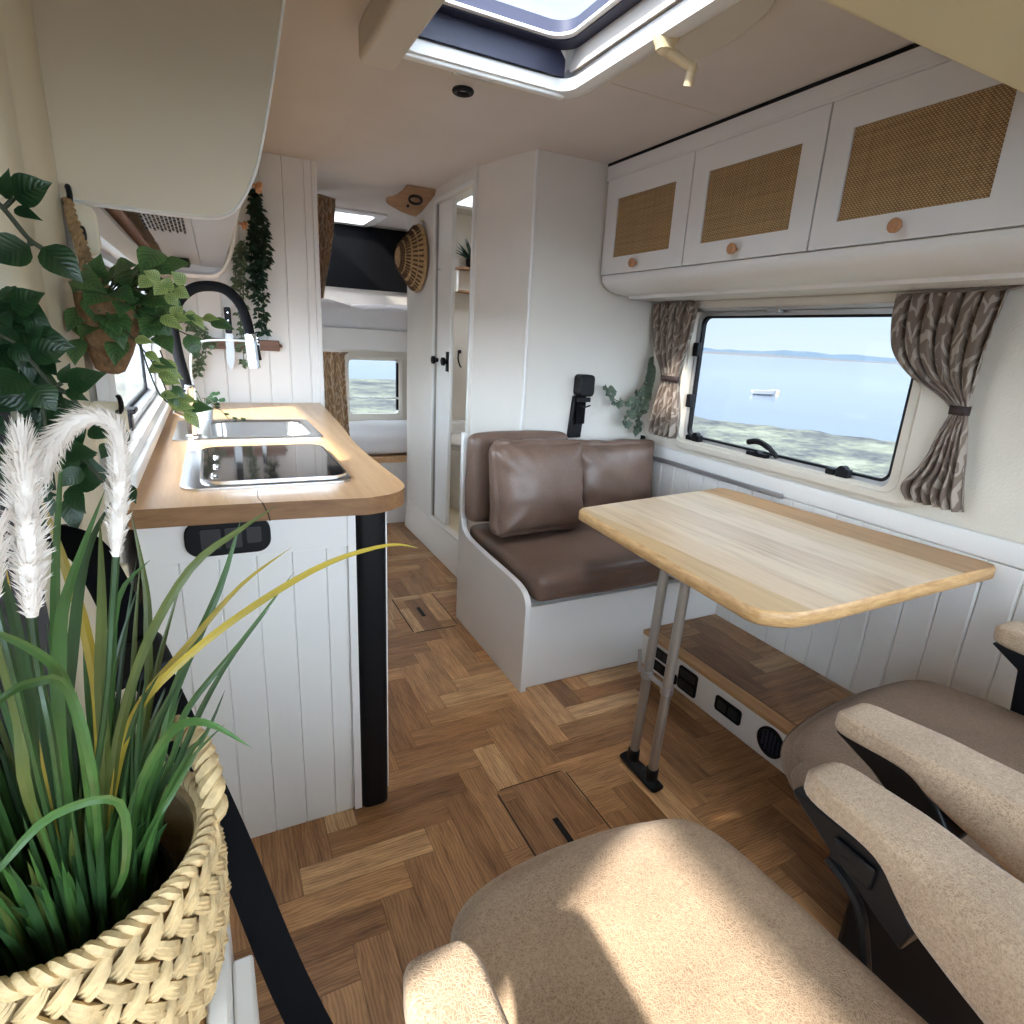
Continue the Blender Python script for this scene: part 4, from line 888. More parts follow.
prof=[(-.235,CZ-.001),(.195,CZ-.001)]+[(p.x,p.y) for p in smooth_path([(.193,1.98,0),(.170,1.87,0),(.152,1.78,0),(.118,1.63,0),(.098,1.57,0),(.072,1.522,0),(.05,1.502,0),(.022,1.493,0),(-.05,1.490,0),(-.15,1.491,0)],4)]+[(-.235,1.494)]
t=thing('overhead_cabinet','taupe curved overhead cabinet over the kitchen worktop','cabinet',(0,2.2,1.49))
b=MB(); b.prism(prof,1,1.3575,1.380); b.build('end_panel',MT['taupe'],t,bevel=.002)
pf=[(max(x,LX+.001),z) for x,z in prof]
b=MB(); b.prism(pf,1,2.975,2.998); b.build('far_end_panel',MT['white'],t,bevel=.002)
edge=[(x,1.3685,z) for x,z in prof[1:-1]]+[(-.21,1.3685,1.493)]; b=MB(); b.tube(edge,.0125,8,flat=.35); 
b.v=[v for v in b.v]; b.build('edge_trim',MT['plastic'],t)
edge=[(x,2.9865,z) for x,z in prof[1:-1]]; b=MB(); b.tube(edge,.022,8,flat=.6); b.build('edge_trim',MT['plastic'],t)
inner=[(x-.004,z+.006) for x,z in prof[2:-9]]
lowz=1.60
fr=[p for p in inner if p[1]>lowz]
for y0,y1 in ((1.386,2.175),(2.185,2.972)):
    fp=fr+[(fr[-1][0]-.016,fr[-1][1])]+[(x-.018,z) for x,z in reversed(fr)]
    b=MB(); b.prism(fp,1,y0,y1); do=b.build('door',MT['taupe'],t,angle=30)
    ky=y1-.08; kx,kz=.150,1.70
    b=MB(); b.lathe([(.006,0),(.006,.012),(.016,.018),(.018,.028),(.012,.033)],(kx-.004,ky,kz),(.95,0,-.25),18); b.build('knob',MT['knobw'],do)
b=MB(); b.box(LX+.002,.10,1.386,2.972,1.60,1.615); b.build('base_board',MT['grey'],t)
h=thing('cooker_hood','grey extractor hood with punched grille beneath the curved overhead cabinet','hood',(0,2.2,1.55))
HZ=1.555
b=MB(); b.add([(-.150,1.40,HZ+.03),(-.027,1.40,HZ+.03),(-.008,2.95,HZ-.028),(-.125,2.95,HZ-.028),(-.150,1.40,HZ+.043),(-.027,1.40,HZ+.043),(-.008,2.95,HZ+.04),(-.125,2.95,HZ+.04)],[(3,2,1,0),(4,5,6,7),(0,1,5,4),(1,2,6,5),(2,3,7,6),(3,0,4,7)]); b.build('body',MT['grey'],h,bevel=.002)
b=MB(); b.add([(-.026,1.40,HZ+.026),(.10,1.40,HZ+.032),(.075,2.95,HZ-.03),(-.007,2.95,HZ-.031),(-.026,1.40,HZ+.044),(.10,1.40,HZ+.044),(.075,2.95,HZ+.04),(-.007,2.95,HZ+.04)],[(3,2,1,0),(4,5,6,7),(0,1,5,4),(1,2,6,5),(2,3,7,6),(3,0,4,7)]); b.build('light_panel',MT['alu'],h,bevel=.002)
b=MB()
for j in range(9):
    for i in range(12):
        y=1.70+.056*j+(.0 if i%2 else .028); x=-.138+.0098*i
        if x>-.033: continue
        zz=HZ+.03-.058*(y-1.4)/1.55; b.box(x-.003,x+.003,y-.021,y+.021,zz-.0022,zz+.001)
b.build('grille_slots',MT['black'],h)
b=MB(); b.box(-.10,-.045,2.76,2.86,HZ-.05,HZ-.02); b.build('switch',MT['black'],h,bevel=.008)
t=thing('wooden_batten','dark brown wooden strip over the kitchen window, under the overhead cabinet','strip',(-.16,2.2,1.5))
b=MB(); b.box(LX+.003,-.158,1.39,2.95,1.535,1.55); b.build('board',MT['walnut'],t,bevel=.002)
# ---------------------------------------------------------------- hook plates beside the pillar
def hookplate(px0,px1,py0,py1,hooks,label):
    a=at(px0,py0,1,1.36); c=at(px1,py1,1,1.36); t=thing('hook_plate',label,'hook',((a.x+c.x)/2,1.36,c.z),'hook plates by the entrance pillar')
    b=MB(); b.prism(rrect(a.x,c.x,c.z,a.z,.02,6),1,1.350,1.3615); b.build('plate',MT['cream'],t,bevel=.003)
    for px,py in hooks:
        p=at(px,py,1,1.349); b=MB(); b.tube(smooth_path([p+Vector((0,0,.014)),p+Vector((.004,-.014,.012)),p+Vector((.006,-.022,0)),p+Vector((.003,-.018,-.012)),p+Vector((-.003,-.006,-.014))]),.0045,8); b.build('hook',MT['black'],t)
hookplate(68,103,203,258,((82,237),),'cream hook plate with black hook below the taupe cabinet corner')
hookplate(84,132,401,448,((119,404),),'cream plate with a black peg below the hanging coir basket')
p=at(67,196,1,1.345)
b=MB(); b.tube(smooth_path([p+Vector((0,.016,.015)),p+Vector((.004,-.006,.014)),p+Vector((.006,-.014,0)),p+Vector((.003,-.010,-.013)),p+Vector((-.004,-.004,-.014))]),.0045,8); o=b.build('wall_hook',MT['black']); tag(o,'black hook at the cabinet corner carrying the jute rope','hook')
a=at(109,565,1,1.375); c=at(133,600,1,1.375)
b=MB(); b.prism(rrect(a.x,c.x,c.z,a.z,.006,4),1,1.362,1.381); o=b.build('wall_switch',MT['cream'],bevel=.004); tag(o,'small cream switch box on the cabinet end below the worktop','switch')
# hanging coir basket
HB=lambda px,py,y=1.24: at(px,py,1,y)
t=thing('hanging_basket','brown coir cone basket of mixed leaves hung on a jute rope by the pillar','hanging plant',HB(100,330))
cx=HB(101,318); zt,zb_=HB(100,296).z,HB(97,373).z
b=MB(); H=zt-zb_; ax_=Vector((.10,0,1)).normalized()
b.lathe([(.012,0),(.022,.006),(.034,.3*H),(.044,.65*H),(.05,H),(.045,H),(.036,.85*H)],(cx.x+.003,1.24,zb_),ax_,24); b.build('basket',MT['coir'],t)
def twist(b,path,r,turns,rs,n=6):
    P=smooth_path(path,10)
    for ph in (0,PI):
        L=[]; 
        for i,p in enumerate(P):
            d_=(P[min(i+1,len(P)-1)]-P[max(i-1,0)]).normalized(); u=d_.orthogonal().normalized() if i==0 else (u-d_*u.dot(d_)).normalized(); w_=d_.cross(u); a=ph+turns*2*PI*i/(len(P)-1)
            L.append(p+u*(r*math.cos(a))+w_*(r*math.sin(a)))
        b.tube(L,rs,n)
b=MB(); twist(b,[at(66,199,1,1.335),at(72,225,1,1.31),at(82,258,1,1.28),at(88,300,1,1.25)],.0035,9,.0042); b.build('rope',MT['rope'],t)
b=MB(); twist(b,[at(68,199,1,1.335),at(80,235,1,1.30),at(95,270,1,1.26),at(118,300,1,1.23)],.0035,9,.0042); b.build('rope',MT['rope'],t)
b=MB(); bv=MB(); st=MB(); rnd=random.Random(12)
src=HB(105,300)
for k in range(64):
    px=rnd.gauss(128,26); py=rnd.gauss(305,26); 
    px=max(78,min(205,px)); py=max(258,min(352,py)); y=1.24+rnd.uniform(-.07,.06)
    c=at(px,py,1,y); d_=(c-src); d_.z-=.02; d_=d_.normalized() if d_.length>0 else Vector((1,0,0)); d_=(d_+Vector((rnd.uniform(-.6,.6),rnd.uniform(-.9,.1),rnd.uniform(-.8,.3)))).normalized()
    L=.038+.026*rnd.random(); b.leaf(c-d_*L*.5,c+d_*L*.5,L*.68,(rnd.uniform(-.4,.4),-1,.5+rnd.uniform(-.3,.5)),.2,.25)
    st.tube(smooth_path([src,src.lerp(c,.5)+Vector((0,0,.012)),c-d_*L*.45],3),.0012,4)
for px,py,s in ((90,285,.06),(150,262,.065),(118,330,.07),(150,330,.055),(95,300,.06),(140,300,.06),(170,300,.05)):
    c=at(px,py,1,1.19); d_=Vector((rnd.uniform(-.5,1),-.4,rnd.uniform(-.9,.2))).normalized(); b.leaf(c-d_*s*.5,c+d_*s*.5,s*.66,(0,-1,.5),.2,.25)
for px,py in ((152,276),(178,278),(168,284),(182,294),(172,300),(160,290),(145,283),(178,312),(190,318)):
    c=at(px,py,1,1.17); L=.026; a=rnd.random()*6; d_=Vector((math.cos(a),-.2,math.sin(a))).normalized(); bv.leaf(c-d_*L*.5,c+d_*L*.5,L*.9,(0,-1,.4),.15,.2)
for path in ([(125,330),(145,352),(158,372),(166,390),(170,405)],[(150,315),(172,318),(192,315),(210,322)],[(160,350),(168,372),(178,398),(190,408)],[(140,345),(160,395),(185,410)]):
    P=smooth_path([at(px,py,1,1.17) for px,py in path],4); st.tube(P,.0013,4)
    for i,p in enumerate(P[2:]):
        if i%2: continue
        a=rnd.uniform(-.5,.9); d_=Vector((math.cos(a),-.4,-math.sin(a)-.4)).normalized(); L=.026+.016*rnd.random(); (bv if i%3!=1 else b).leaf(p,p+d_*L,L*.55,(0,-1,.5),.2,.25)
b.build('foliage',MT['mleaf'],t); bv.build('pale_foliage',MT['vleaf'],t); st.build('stems',MT['stem'],t)
# climbing vine on the pillar
t=thing('climbing_vine','dark green big-leaved vine trailing down in front of the entrance pillar','plant',(-.2,.9,.95))
b=MB(); st=MB(); rnd=random.Random(21)
LV=[((6,199),(9,168),10),((14,198),(52,183),24),((14,209),(43,221),9),((30,246),(-8,262),27),((42,247),(83,283),25),((13,310),(45,293),22),((5,312),(32,322),11),((28,335),(46,325),13),((30,355),(71,348),21),((62,383),(70,363),10),((68,386),(107,373),21),((66,390),(89,401),10),((33,386),(56,411),24),((25,376),(-10,396),26),((43,364),(58,376),14),((46,423),(72,412),14),((88,430),(112,438),13),((66,452),(98,453),18),((64,454),(80,468),15),((81,464),(90,479),9),((81,468),(61,487),16),((112,445),(101,459),14),((70,486),(86,514),16),((128,485),(136,504),10),((42,468),(50,494),16),((15,330),(-6,345),16),((10,345),(32,362),14),((0,300),(12,330),14),((20,292),(2,303),14),((118,428),(128,448),12)]
for (bx,by),(tx,ty),w_ in LV:
    y=.90+rnd.uniform(-.03,.03); p=at(bx,by,1,y); q=at(tx,ty,1,y-rnd.uniform(.005,.03)); b.leaf(p,q,w_*.00150*y/.9,(rnd.uniform(-.3,.3),-1,.25),.22,.18,seg=8)
for k in range(80):
    px=rnd.uniform(-25,78); py=rnd.uniform(285,500)
    if py<380 and px>30: continue
    p=at(px,py,1,.955+rnd.uniform(-.03,.03)); a=rnd.uniform(-.4,3.5); L=.045+.02*rnd.random(); q=p+Vector((math.cos(a)*L,-.012,-math.sin(a)*L)); b.leaf(p,q,L*.55,(rnd.uniform(-.4,.4),-1,.2),.2,.2)
for path in ([(-12,195),(4,209),(28,238),(42,248)],[(-20,330),(10,340),(28,358),(52,385),(68,394),(86,414)],[(55,440),(82,460),(104,482)],[(14,198),(4,208)],[(62,383),(52,388),(48,388)],[(28,300),(10,312),(-10,318)],[(30,246),(30,240)],[(40,386),(46,430),(50,460),(54,490)]):
    st.tube(smooth_path([at(px,py,1,.905) for px,py in path],5),.0026,6)
b.build('foliage',MT['dleaf'],t); st.build('stems',MT['stem'],t)
# ================================================================ basket of grass on the low cabinet
ZT=.722
t=thing('low_cabinet','low white cabinet with an oak top beside the entrance, under the straw basket','cabinet',(-.17,.3,0))
b=MB(); b.box(-.305,-.052,-.10,.545,.0,.70); b.build('carcass',MT['white'],t,bevel=.002)
b=MB(); b.box(-.306,-.050,-.10,.55,.701,ZT); b.build('top_board',MT['oak'],t,bevel=.002)
b=MB(); b.box(-.0495,-.030,-.10,.55,.0,ZT+.004); b.build('edge_board',MT['plastic'],t,bevel=.003)
b=MB(); b.box(-.0295,-.010,-.10,.50,.0,.69); b.build('side_door',MT['white'],t,bevel=.003)
bc=Vector((-.134,.464,ZT))
t=thing('straw_basket','chunky woven seagrass basket with rope handles holding the plumed grass','basket',bc)
RB=[(0,.078),(.03,.092),(.06,.100),(.10,.104),(.14,.104),(.172,.100)]
def rad(z):
    for a,c in zip(RB,RB[1:]):
        if a[0]<=z<=c[0]: return a[1]+(c[1]-a[1])*(z-a[0])/(c[0]-a[0])
    return RB[-1][1]
b=MB(); b.lathe([(.02,.001)]+[(r-.004,z+.001) for z,r in RB]+[(r-.010,z) for z,r in reversed(RB[1:])]+[(.02,.02)],bc,(0,0,1),40); b.build('inner_wall',MT['straw'],t)
rnd=random.Random(31)
b=MB(); rows=8
for k in range(rows):
    z=.024+k*.0195; nst=38; r=rad(min(z,.17))
    for i in range(nst):
        a=2*PI*(i+.5*(k%2))/nst; tz=.012*(1 if k%2 else -1)
        for s in (-1,0,1):
            a0=a-.105; a1=a+.105; P=[]
            for q in range(5):
                tt_=q/4; aa=a0+(a1-a0)*tt_; rr=r+.005*math.sin(PI*tt_)+rnd.uniform(-.0008,.0008); P.append(bc+Vector((rr*math.cos(aa),rr*math.sin(aa),z+tz*(tt_*2-1)+s*.0048)))
            b.tube(P,[.0012,.0030,.0034,.0030,.0012],5)
b.build('weave',MT['straw'],t)
b=MB(); L=[bc+Vector((rad(.17)*math.cos(a),rad(.17)*math.sin(a),.178)) for a in [2*PI*k/36 for k in range(37)]]
twist(b,L,.0038,34,.0044,6); b.build('rim',MT['straw'],t)
# rope handles
for a0,a1,hh in ((.05,1.25,.052),(3.2,4.1,.042)):
    b=MB(); P=[]
    for k in range(9):
        tt_=k/8; a=a0+(a1-a0)*tt_; P.append(bc+Vector(((rad(.17)+.006)*math.cos(a),(rad(.17)+.006)*math.sin(a),.172+hh*math.sin(PI*tt_)**.7)))
    twist(b,P,.005,9,.0066,7); b.build('handle',MT['straw'],t)
gt=thing('grass_plant','artificial grass with creamy white plumes and yellow blades in the straw basket','plant',bc+Vector((0,0,.03)))
b=MB(); b.lathe([(.05,.025),(.066,.05),(.072,.128),(.067,.13),(.06,.12)],bc,(0,0,1),28); b.build('pot',MT['black'],gt)
b=MB(); b.lathe([(.001,.112),(.03,.116),(.061,.114),(.061,.10)],bc,(0,0,1),24); b.build('soil',MT['soil'],gt)
G={'g':MB(),'d':MB(),'y':MB(),'o':MB()}
def px_blade(pl,kind,w,y0=.44,y1=.40,root=True):
    n=len(pl); P=[]
    for i,(px,py) in enumerate(pl): P.append(at(px,py,1,y0+(y1-y0)*i/max(1,n-1)))
    if root:
        r0=Vector((bc.x+(P[0].x-bc.x)*.35,bc.y+rnd.uniform(-.01,.01),bc.z+.114)); P=[r0]+P
    G[kind].blade(P,w*.6)
px_blade([(112,786),(121,726),(146,645),(191,568),(241,529),(276,506)],'o',.0105,.45,.46)
px_blade([(112,800),(135,715),(188,656),(258,603),(328,563),(388,545),(418,548)],'y',.0095,.45,.47)
px_blade([(118,770),(139,705),(188,645),(241,585),(292,547)],'y',.0085,.46,.50)
px_blade([(160,760),(175,690),(219,590),(241,519)],'g',.012,.47,.50)
px_blade([(175,750),(188,708),(241,642),(294,572)],'g',.0085,.48,.50)
px_blade([(135,800),(170,733),(205,722),(252,748)],'g',.011,.42,.36)
px_blade([(145,720),(148,640),(146,587),(131,512)],'o',.010,.48,.50)
px_blade([(105,780),(101,690),(102,600),(100,520)],'o',.0125,.44,.44)
px_blade([(62,760),(60,660),(67,594),(105,490)],'g',.013,.42,.42)
px_blade([(62,780),(57,680),(56,562),(64,426)],'g',.0105,.43,.43)
px_blade([(100,740),(88,640),(60,550),(38,490)],'y',.012,.46,.48)
px_blade([(85,760),(69,690),(47,659),(0,634),(-40,630)],'g',.009,.38,.34)
px_blade([(95,790),(69,690),(31,683),(0,700),(-30,730)],'g',.0085,.37,.32)
px_blade([(125,870),(119,802),(53,815),(0,868),(-30,905)],'g',.0085,.37,.32)
px_blade([(66,760),(72,660),(85,560),(112,500)],'d',.012,.45,.45)
px_blade([(135,830),(180,760),(205,735),(225,690)],'d',.008,.47,.49)
px_blade([(150,830),(175,790),(215,720)],'g',.007,.44,.44)
px_blade([(100,800),(110,700),(118,600),(150,560)],'g',.009,.46,.47)
px_blade([(40,800),(30,700),(10,600),(-10,560)],'d',.012,.43,.42)
px_blade([(30,800),(20,720),(0,650),(-20,590)],'o',.012,.42,.42)
px_blade([(60,860),(35,740),(5,560)],'y',.010,.44,.45)
px_blade([(75,860),(40,700),(15,480)],'d',.011,.46,.47)
for k in range(280):
    a=rnd.random()*2*PI; r=.012+.042*math.sqrt(rnd.random()); s=bc+Vector((r*math.cos(a),r*math.sin(a),.114)); ln=rnd.uniform(.13,.30)*(1 if k%3 else .65); lean=rnd.uniform(.05,.42); droop=rnd.uniform(0,.4)
    o_=Vector((math.cos(a),math.sin(a),0))
    if o_.y<-.3: ln*=.62; lean*=.7
    o_.x-=.12
    P=[s+o_*(lean*ln*q**1.5)+Vector((0,0,ln*(q-droop*q**3*.6))) for q in (0,.25,.5,.75,1)]
    G[rnd.choice('gggdddo')].blade(P,rnd.uniform(.0035,.0062),0,(-o_.x*.3,-1,.2))
for kk,nm,mm in (('g','green_blades','grass'),('d','dark_blades','grass2'),('y','yellow_blades','ygrass'),('o','olive_blades','ograss')):
    G[kk].build(nm,MT[mm],gt)
def plume(pl,rads,stem,y):
    rads=[r*.76 for r in rads]; P=smooth_path([at(px,py,1,y) for px,py in pl],14); n=len(P); b=MB(); rr=[]
    for i in range(n):
        q=i/(n-1)*(len(rads)-1); k=min(int(q),len(rads)-2); rr.append(rads[k]+(rads[k+1]-rads[k])*(q-k))
    b.tube(P,[r*.5 for r in rr],8); u=None
    tot=sum((P[i+1]-P[i]).length for i in range(n-1)); m_=int(tot/.0006)*4
    for k in range(m_):
        q=rnd.random()*(n-1); i=min(int(q),n-2); p=P[i].lerp(P[i+1],q-i); d_=(P[i+1]-P[i]).normalized(); r=rr[i]
        w=d_.orthogonal().normalized(); a=rnd.random()*2*PI; o_=(Matrix.Rotation(a,3,d_)@w); tip=p+o_*r*rnd.uniform(.85,1.15)+d_*.011*rnd.uniform(.3,1.2); base_=p+o_*r*.4
        s1=o_.cross(d_)*.0009; b.add([base_+s1,base_-s1,tip,base_+d_*.0016],[(0,1,2),(1,3,2),(3,0,2)])
    o=b.build('plume',MT['plume'],gt)
    b=MB(); b.tube(smooth_path([at(px,py,1,y) for px,py in stem]+[Vector((bc.x,bc.y,bc.z+.114))],5),.0022,6); b.build('plume_stem',MT['grass2'],gt)
plume([(32,616),(30,570),(27,520),(23,470),(21,434)],[.008,.0155,.0155,.013,.006],[(32,616),(40,680),(55,760)],.40)
plume([(116,556),(118,520),(120,470),(118,436),(108,421),(90,418),(70,426),(52,446),(40,474)],[.006,.011,.011,.010,.009,.0095,.011,.0125,.010],[(116,556),(112,620),(104,720)],.425)
plume([(-6,600),(-8,560),(-2,520)],[.006,.012,.006],[(-6,600),(20,700)],.39)
# belt beside the basket
t=thing('seat_belt','wide black belt strap slanting from the entrance pillar past the straw basket','seat belt',(0,.6,.8))
bp=[Vector((-.226,1.010,.99)),at(84,548,1,.80),at(106,580,1,.73),at(143,655,1,.66),at(228,835,1,.60),at(308,1022,1,.47),Vector((.17,.265,.36))]
b=MB(); P=smooth_path(bp,6); L=[]
for i,p in enumerate(P):
    d_=(P[min(i+1,len(P)-1)]-P[max(i-1,0)]).normalized(); view=(p-Vector((0,0,EYE))).normalized(); w=d_.cross(view).normalized(); nn=w.cross(d_).normalized(); hw=.0185
    L.append([p-w*hw-nn*.0012,p+w*hw-nn*.0012,p+w*hw+nn*.0012,p-w*hw+nn*.0012])
b.loft(L); b.build('webbing',MT['blackfab'],t)
c0,c1=at(128,655,1,.63),at(152,668,1,.60)
d_=(bp[3]-bp[2]).normalized(); view=(bp[3]-Vector((0,0,EYE))).normalized(); w=d_.cross(view).normalized(); nn=w.cross(d_).normalized()
Mx=Matrix((w,d_,nn)).transposed().to_4x4(); Mx.translation=at(140,660,1,.65)
b=MB(); b.box(-.033,.027,-.022,.022,-.008,.004,0,Mx); b.build('tongue',MT['black'],t,bevel=.006)
b=MB(); b.box(-.02,.02,-.012,.012,-.01,.01,0,Matrix.Translation((-.226,1.012,.995))); b.build('anchor',MT['black'],t,bevel=.004)
b=MB(); b.box(-.02,.02,-.02,.02,-.03,.03,0,Matrix.Translation((.178,.262,.335))); b.box(-.012,.012,-.012,.012,-.30,-.03,0,Matrix.Translation((.178,.262,.31))); b.build('buckle_stalk',MT['black'],t,bevel=.004)
# ================================================================ CAB SEATS
def seatshape(fr,bk):
    def f(o,p):
        o=o.copy(); s=(p[1]+1)/2
        o.x*=1-.06*s**2; 
        if p[1]>0: o.y-=fr*abs(p[0])**3.5*p[1]
        if p[2]>0: o.z+= -.010*(1-p[0]**2)*(1-s) + .012*abs(p[0])**4*(1-s*.6) - .02*max(0,p[1])**4
        return o
    return f
def arm(name,parent,secs,m):
    """secs: (y, x0, x1, z0, z1) from front to back, lofted with rounded edges"""
    dense=[]
    pts=smooth_path([Vector((s[1],s[2],s[3])) for s in secs],5); pz=smooth_path([Vector((s[0],s[4],0)) for s in secs],5)
    L=[]
    N_=len(pts)
    for i,(a,c) in enumerate(zip(pts,pz)):
        k=1
        if i<4: k=(.5,.78,.91,.97)[i]
        x0,x1,z0,z1=a.x,a.y,a.z,c.y; cx,cz=(x0+x1)/2,(z0+z1)/2; hx,hz=(x1-x0)/2*k,(z1-z0)/2*k
        L.append([(u,c.x+ (0 if i else -.0),v) for u,v in rrect(cx-hx,cx+hx,cz-hz,cz+hz,min(hx,hz)*.45,6)])
    b=MB(); b.loft(L); return b.build(name,m,parent,angle=70)
def cabseat(label,c,yf,yb,hw,ztop,thick,rot,m,loc):
    t=thing('cab_seat',label,'seat',loc,'cab seats turned towards the lounge')
    R=Matrix.Translation(Vector((c[0],c[1],0)))@Matrix.Rotation(math.radians(rot),4,'Z')
    b=MB(); cushion(b,-hw,hw,yb,yf,ztop-thick,ztop,.075,(.0,.02,.012),18,.003,5,c[0],R,seatshape(.06,0)); b.build('seat_cushion',m,t,sub=1)
    b=MB(); 
    Rb=R@Matrix.Translation((0,yb-.01,ztop-.03))@Matrix.Rotation(math.radians(32),4,'X')
    cushion(b,-hw*.92,hw*.92,-.10,.03,-.02,.62,.05,(0,.02,.0),14,.003,5,c[0]+3,Rb); b.build('backrest',m,t,sub=1)
    b=MB(); b.box(-hw*.72,hw*.72,yb+.05,yf-.13,.30,ztop-thick+.005,0,R); b.build('seat_frame',MT['black'],t,bevel=.01)
    b=MB(); b.box(-hw*.55,hw*.55,yb+.10,yf-.20,.0,.30,0,R); b.build('pedestal',MT['black'],t,bevel=.01)
    return t
s1=cabseat('tan suede cab seat nearest the camera, turned to face the lounge',(.49,.37),.305,-.30,.278,.505,.145,1.5,MT['suede'],(.49,.35,0))
a1=arm('armrest',s1,[(.452,.742,.825,.664,.706),(.40,.738,.828,.666,.706),(.325,.735,.835,.662,.705),(.285,.735,.842,.622,.703),(.25,.735,.848,.592,.70),(.15,.735,.862,.55,.695),(.0,.738,.875,.50,.69),(-.12,.74,.88,.48,.68)],MT['suede']); a1['label']='right armrest of the near seat, tan'
b=MB(); b.prism([(.455,.655),(.457,.665),(.325,.665),(.29,.635),(.262,.598),(.27,.56),(.31,.578),(.38,.612)],0,.744,.80); b.build('armrest_bracket',MT['black'],s1,bevel=.004)
b=MB(); b.tube(smooth_path([(.748,.385,.60),(.748,.35,.585),(.752,.325,.55),(.76,.30,.45),(.765,.27,.33)]),.008,8); b.build('belt_stalk',MT['black'],s1)
b=MB(); p=at(852,850,0,.738); b.box(.7365,.7415,.338,.368,.629,.634); o=b.build('buckle',MT['brass'],s1,bevel=.002)
b=MB(); b.box(.7365,.743,.318,.38,.612,.648); b.build('buckle_case',MT['plastic'] if False else MT['black'],s1,bevel=.003)
arm('armrest',s1,[(.428,.118,.197,.655,.702),(.38,.116,.198,.652,.702),(.30,.114,.199,.64,.70),(.2,.112,.20,.61,.698),(.05,.11,.20,.57,.69),(-.1,.11,.20,.55,.68)],MT['suede'])
b=MB(); b.prism([(.425,.648),(.425,.66),(.20,.655),(.20,.56),(.28,.585)],0,.125,.185); b.build('armrest_bracket',MT['black'],s1,bevel=.004)
s2=cabseat('brown cab passenger seat with tan armrests by the window wall, turned to face the lounge',(1.38,.43),.340,-.30,.338,.505,.125,7,MT['brownhide'],(1.38,.4,0))
arm('armrest',s2,[(.535,.930,1.022,.664,.706),(.49,.932,1.028,.668,.706),(.41,.940,1.05,.668,.706),(.365,.948,1.062,.640,.705),(.30,.960,1.08,.61,.703),(.2,.975,1.10,.57,.70),(.05,1.0,1.12,.53,.69),(-.1,1.02,1.13,.52,.68)],MT['suede'])
b=MB(); b.prism([(.53,.655),(.532,.667),(.40,.667),(.355,.64),(.325,.60),(.34,.56),(.41,.60),(.46,.63)],0,.95,1.01); b.build('armrest_bracket',MT['black'],s2,bevel=.004)
arm('armrest',s2,[(.632,1.675,1.765,.645,.692),(.58,1.672,1.768,.642,.692),(.48,1.68,1.78,.635,.69),(.35,1.70,1.80,.60,.69),(.15,1.72,1.83,.56,.68),(0,1.74,1.85,.55,.67)],MT['suede'])
b=MB(); b.prism([(.625,.640),(.60,.645),(.42,.638),(.44,.50),(.50,.44),(.545,.45),(.56,.60)],0,1.68,1.735); b.build('armrest_bracket',MT['black'],s2,bevel=.004)
# ================================================================ ROOF WINDOW
t=thing('skylight','large cream framed roof window with a crank handle in the ceiling','roof window',(.74,1.36,CZ))
PZ=lambda L,z:[(u,v,z) for u,v in L]
o_=rrect(.44,1.075,.915,1.825,.09,8); m1=rrect(.47,1.045,.945,1.795,.08,8); i_=rrect(.495,1.005,.975,1.745,.05,8)
b=MB(); b.loft([PZ(o_,CZ-.0005),PZ(o_,CZ-.030),PZ(m1,CZ-.048),PZ(lerp2(m1,i_,.6),CZ-.052),PZ(i_,CZ-.046),PZ(i_,CZ-.015)],0,False,False); b.build('frame',MT['plastic'],t,angle=32)
b=MB(); b.loft([PZ(i_,CZ-.016),PZ(rrect(.488,1.012,.968,1.752,.05,8),CZ+.01),PZ(rrect(.50,1.0,.98,1.74,.06,8),CZ+.055)],0,False,False)
b.build('shaft',MT['alu'],t,angle=30)
b=MB(); b.loft([PZ(rrect(.495,1.005,.985,1.745,.06,8),CZ+.052),PZ(rrect(.495,1.005,.985,1.742,.06,8),CZ+.06),PZ(rrect(.51,.99,1.0,1.73,.06,8),CZ+.062)],0,False,False)
b.box(.52,.985,1.735,1.742,CZ-.012,CZ+.054); b.build('dark_liner',MT['navy'],t)
b=MB(); ring(b,2,CZ+.051,CZ+.10,rrect(.46,1.04,.94,1.78,.09,8),rrect(.535,.965,1.02,1.70,.06,8)); b.build('dome_seal',MT['navy'],t)
b=MB(); ring(b,2,CZ+.055,CZ+.062,rrect(.52,.98,1.0,1.72,.07,8),rrect(.55,.95,1.03,1.685,.06,8)); b.build('inner_trim',MT['plastic'],t)
b=MB(); b.prism(rrect(.45,1.05,.93,1.79,.08,8),2,CZ+.104,CZ+.112); b.build('dome',MT['dome'],t)
b=MB(); b.prism(rrect(.40,.497,.93,1.79,.02,4),2,1.962,2.047); b.build('blind_cassette',MT['cassette'],t,bevel=.012,seg=3)
b=MB(); b.box(.50,1.0,1.752,1.775,CZ-.058,CZ-.045); b.build('blind_bar',MT['plastic'],t,bevel=.004)
b=MB(); b.box(.66,.78,1.778,1.792,CZ-.060,CZ-.046); b.build('blind_grip',MT['cassette'],t,bevel=.003)
b=MB(); b.prism([(p.x,p.y) for p in smooth_path([(.50,1.80,0),(.58,1.86,0),(.74,1.90,0),(.90,1.875,0),(1.03,1.81,0)],5)]+[(.9,1.75),(.6,1.75)],2,CZ-.028,CZ-.0005); b.build('lock_plate',MT['cassette'],t,bevel=.006)
b=MB(); lp=at(463,91,2,CZ-.03); L=[(lp.x+.026*math.cos(a*2*PI/24),lp.y+.026*math.sin(a*2*PI/24),CZ-.031) for a in range(25)]; b.tube(L,.008,8); b.build('lock_button',MT['black'],t)
b=MB(); b.prism([(1.02,1.02)]+[(p.x,p.y) for p in smooth_path([(1.07,1.04,0),(1.16,1.15,0),(1.20,1.34,0),(1.17,1.52,0),(1.08,1.68,0),(1.04,1.73,0)],6)]+[(1.02,1.72)],2,CZ-.030,CZ-.0005); b.build('crank_plate',MT['cassette'],t,bevel=.006)
ck=at(665,47,2,1.99); c2=at(692,68,2,1.955); 
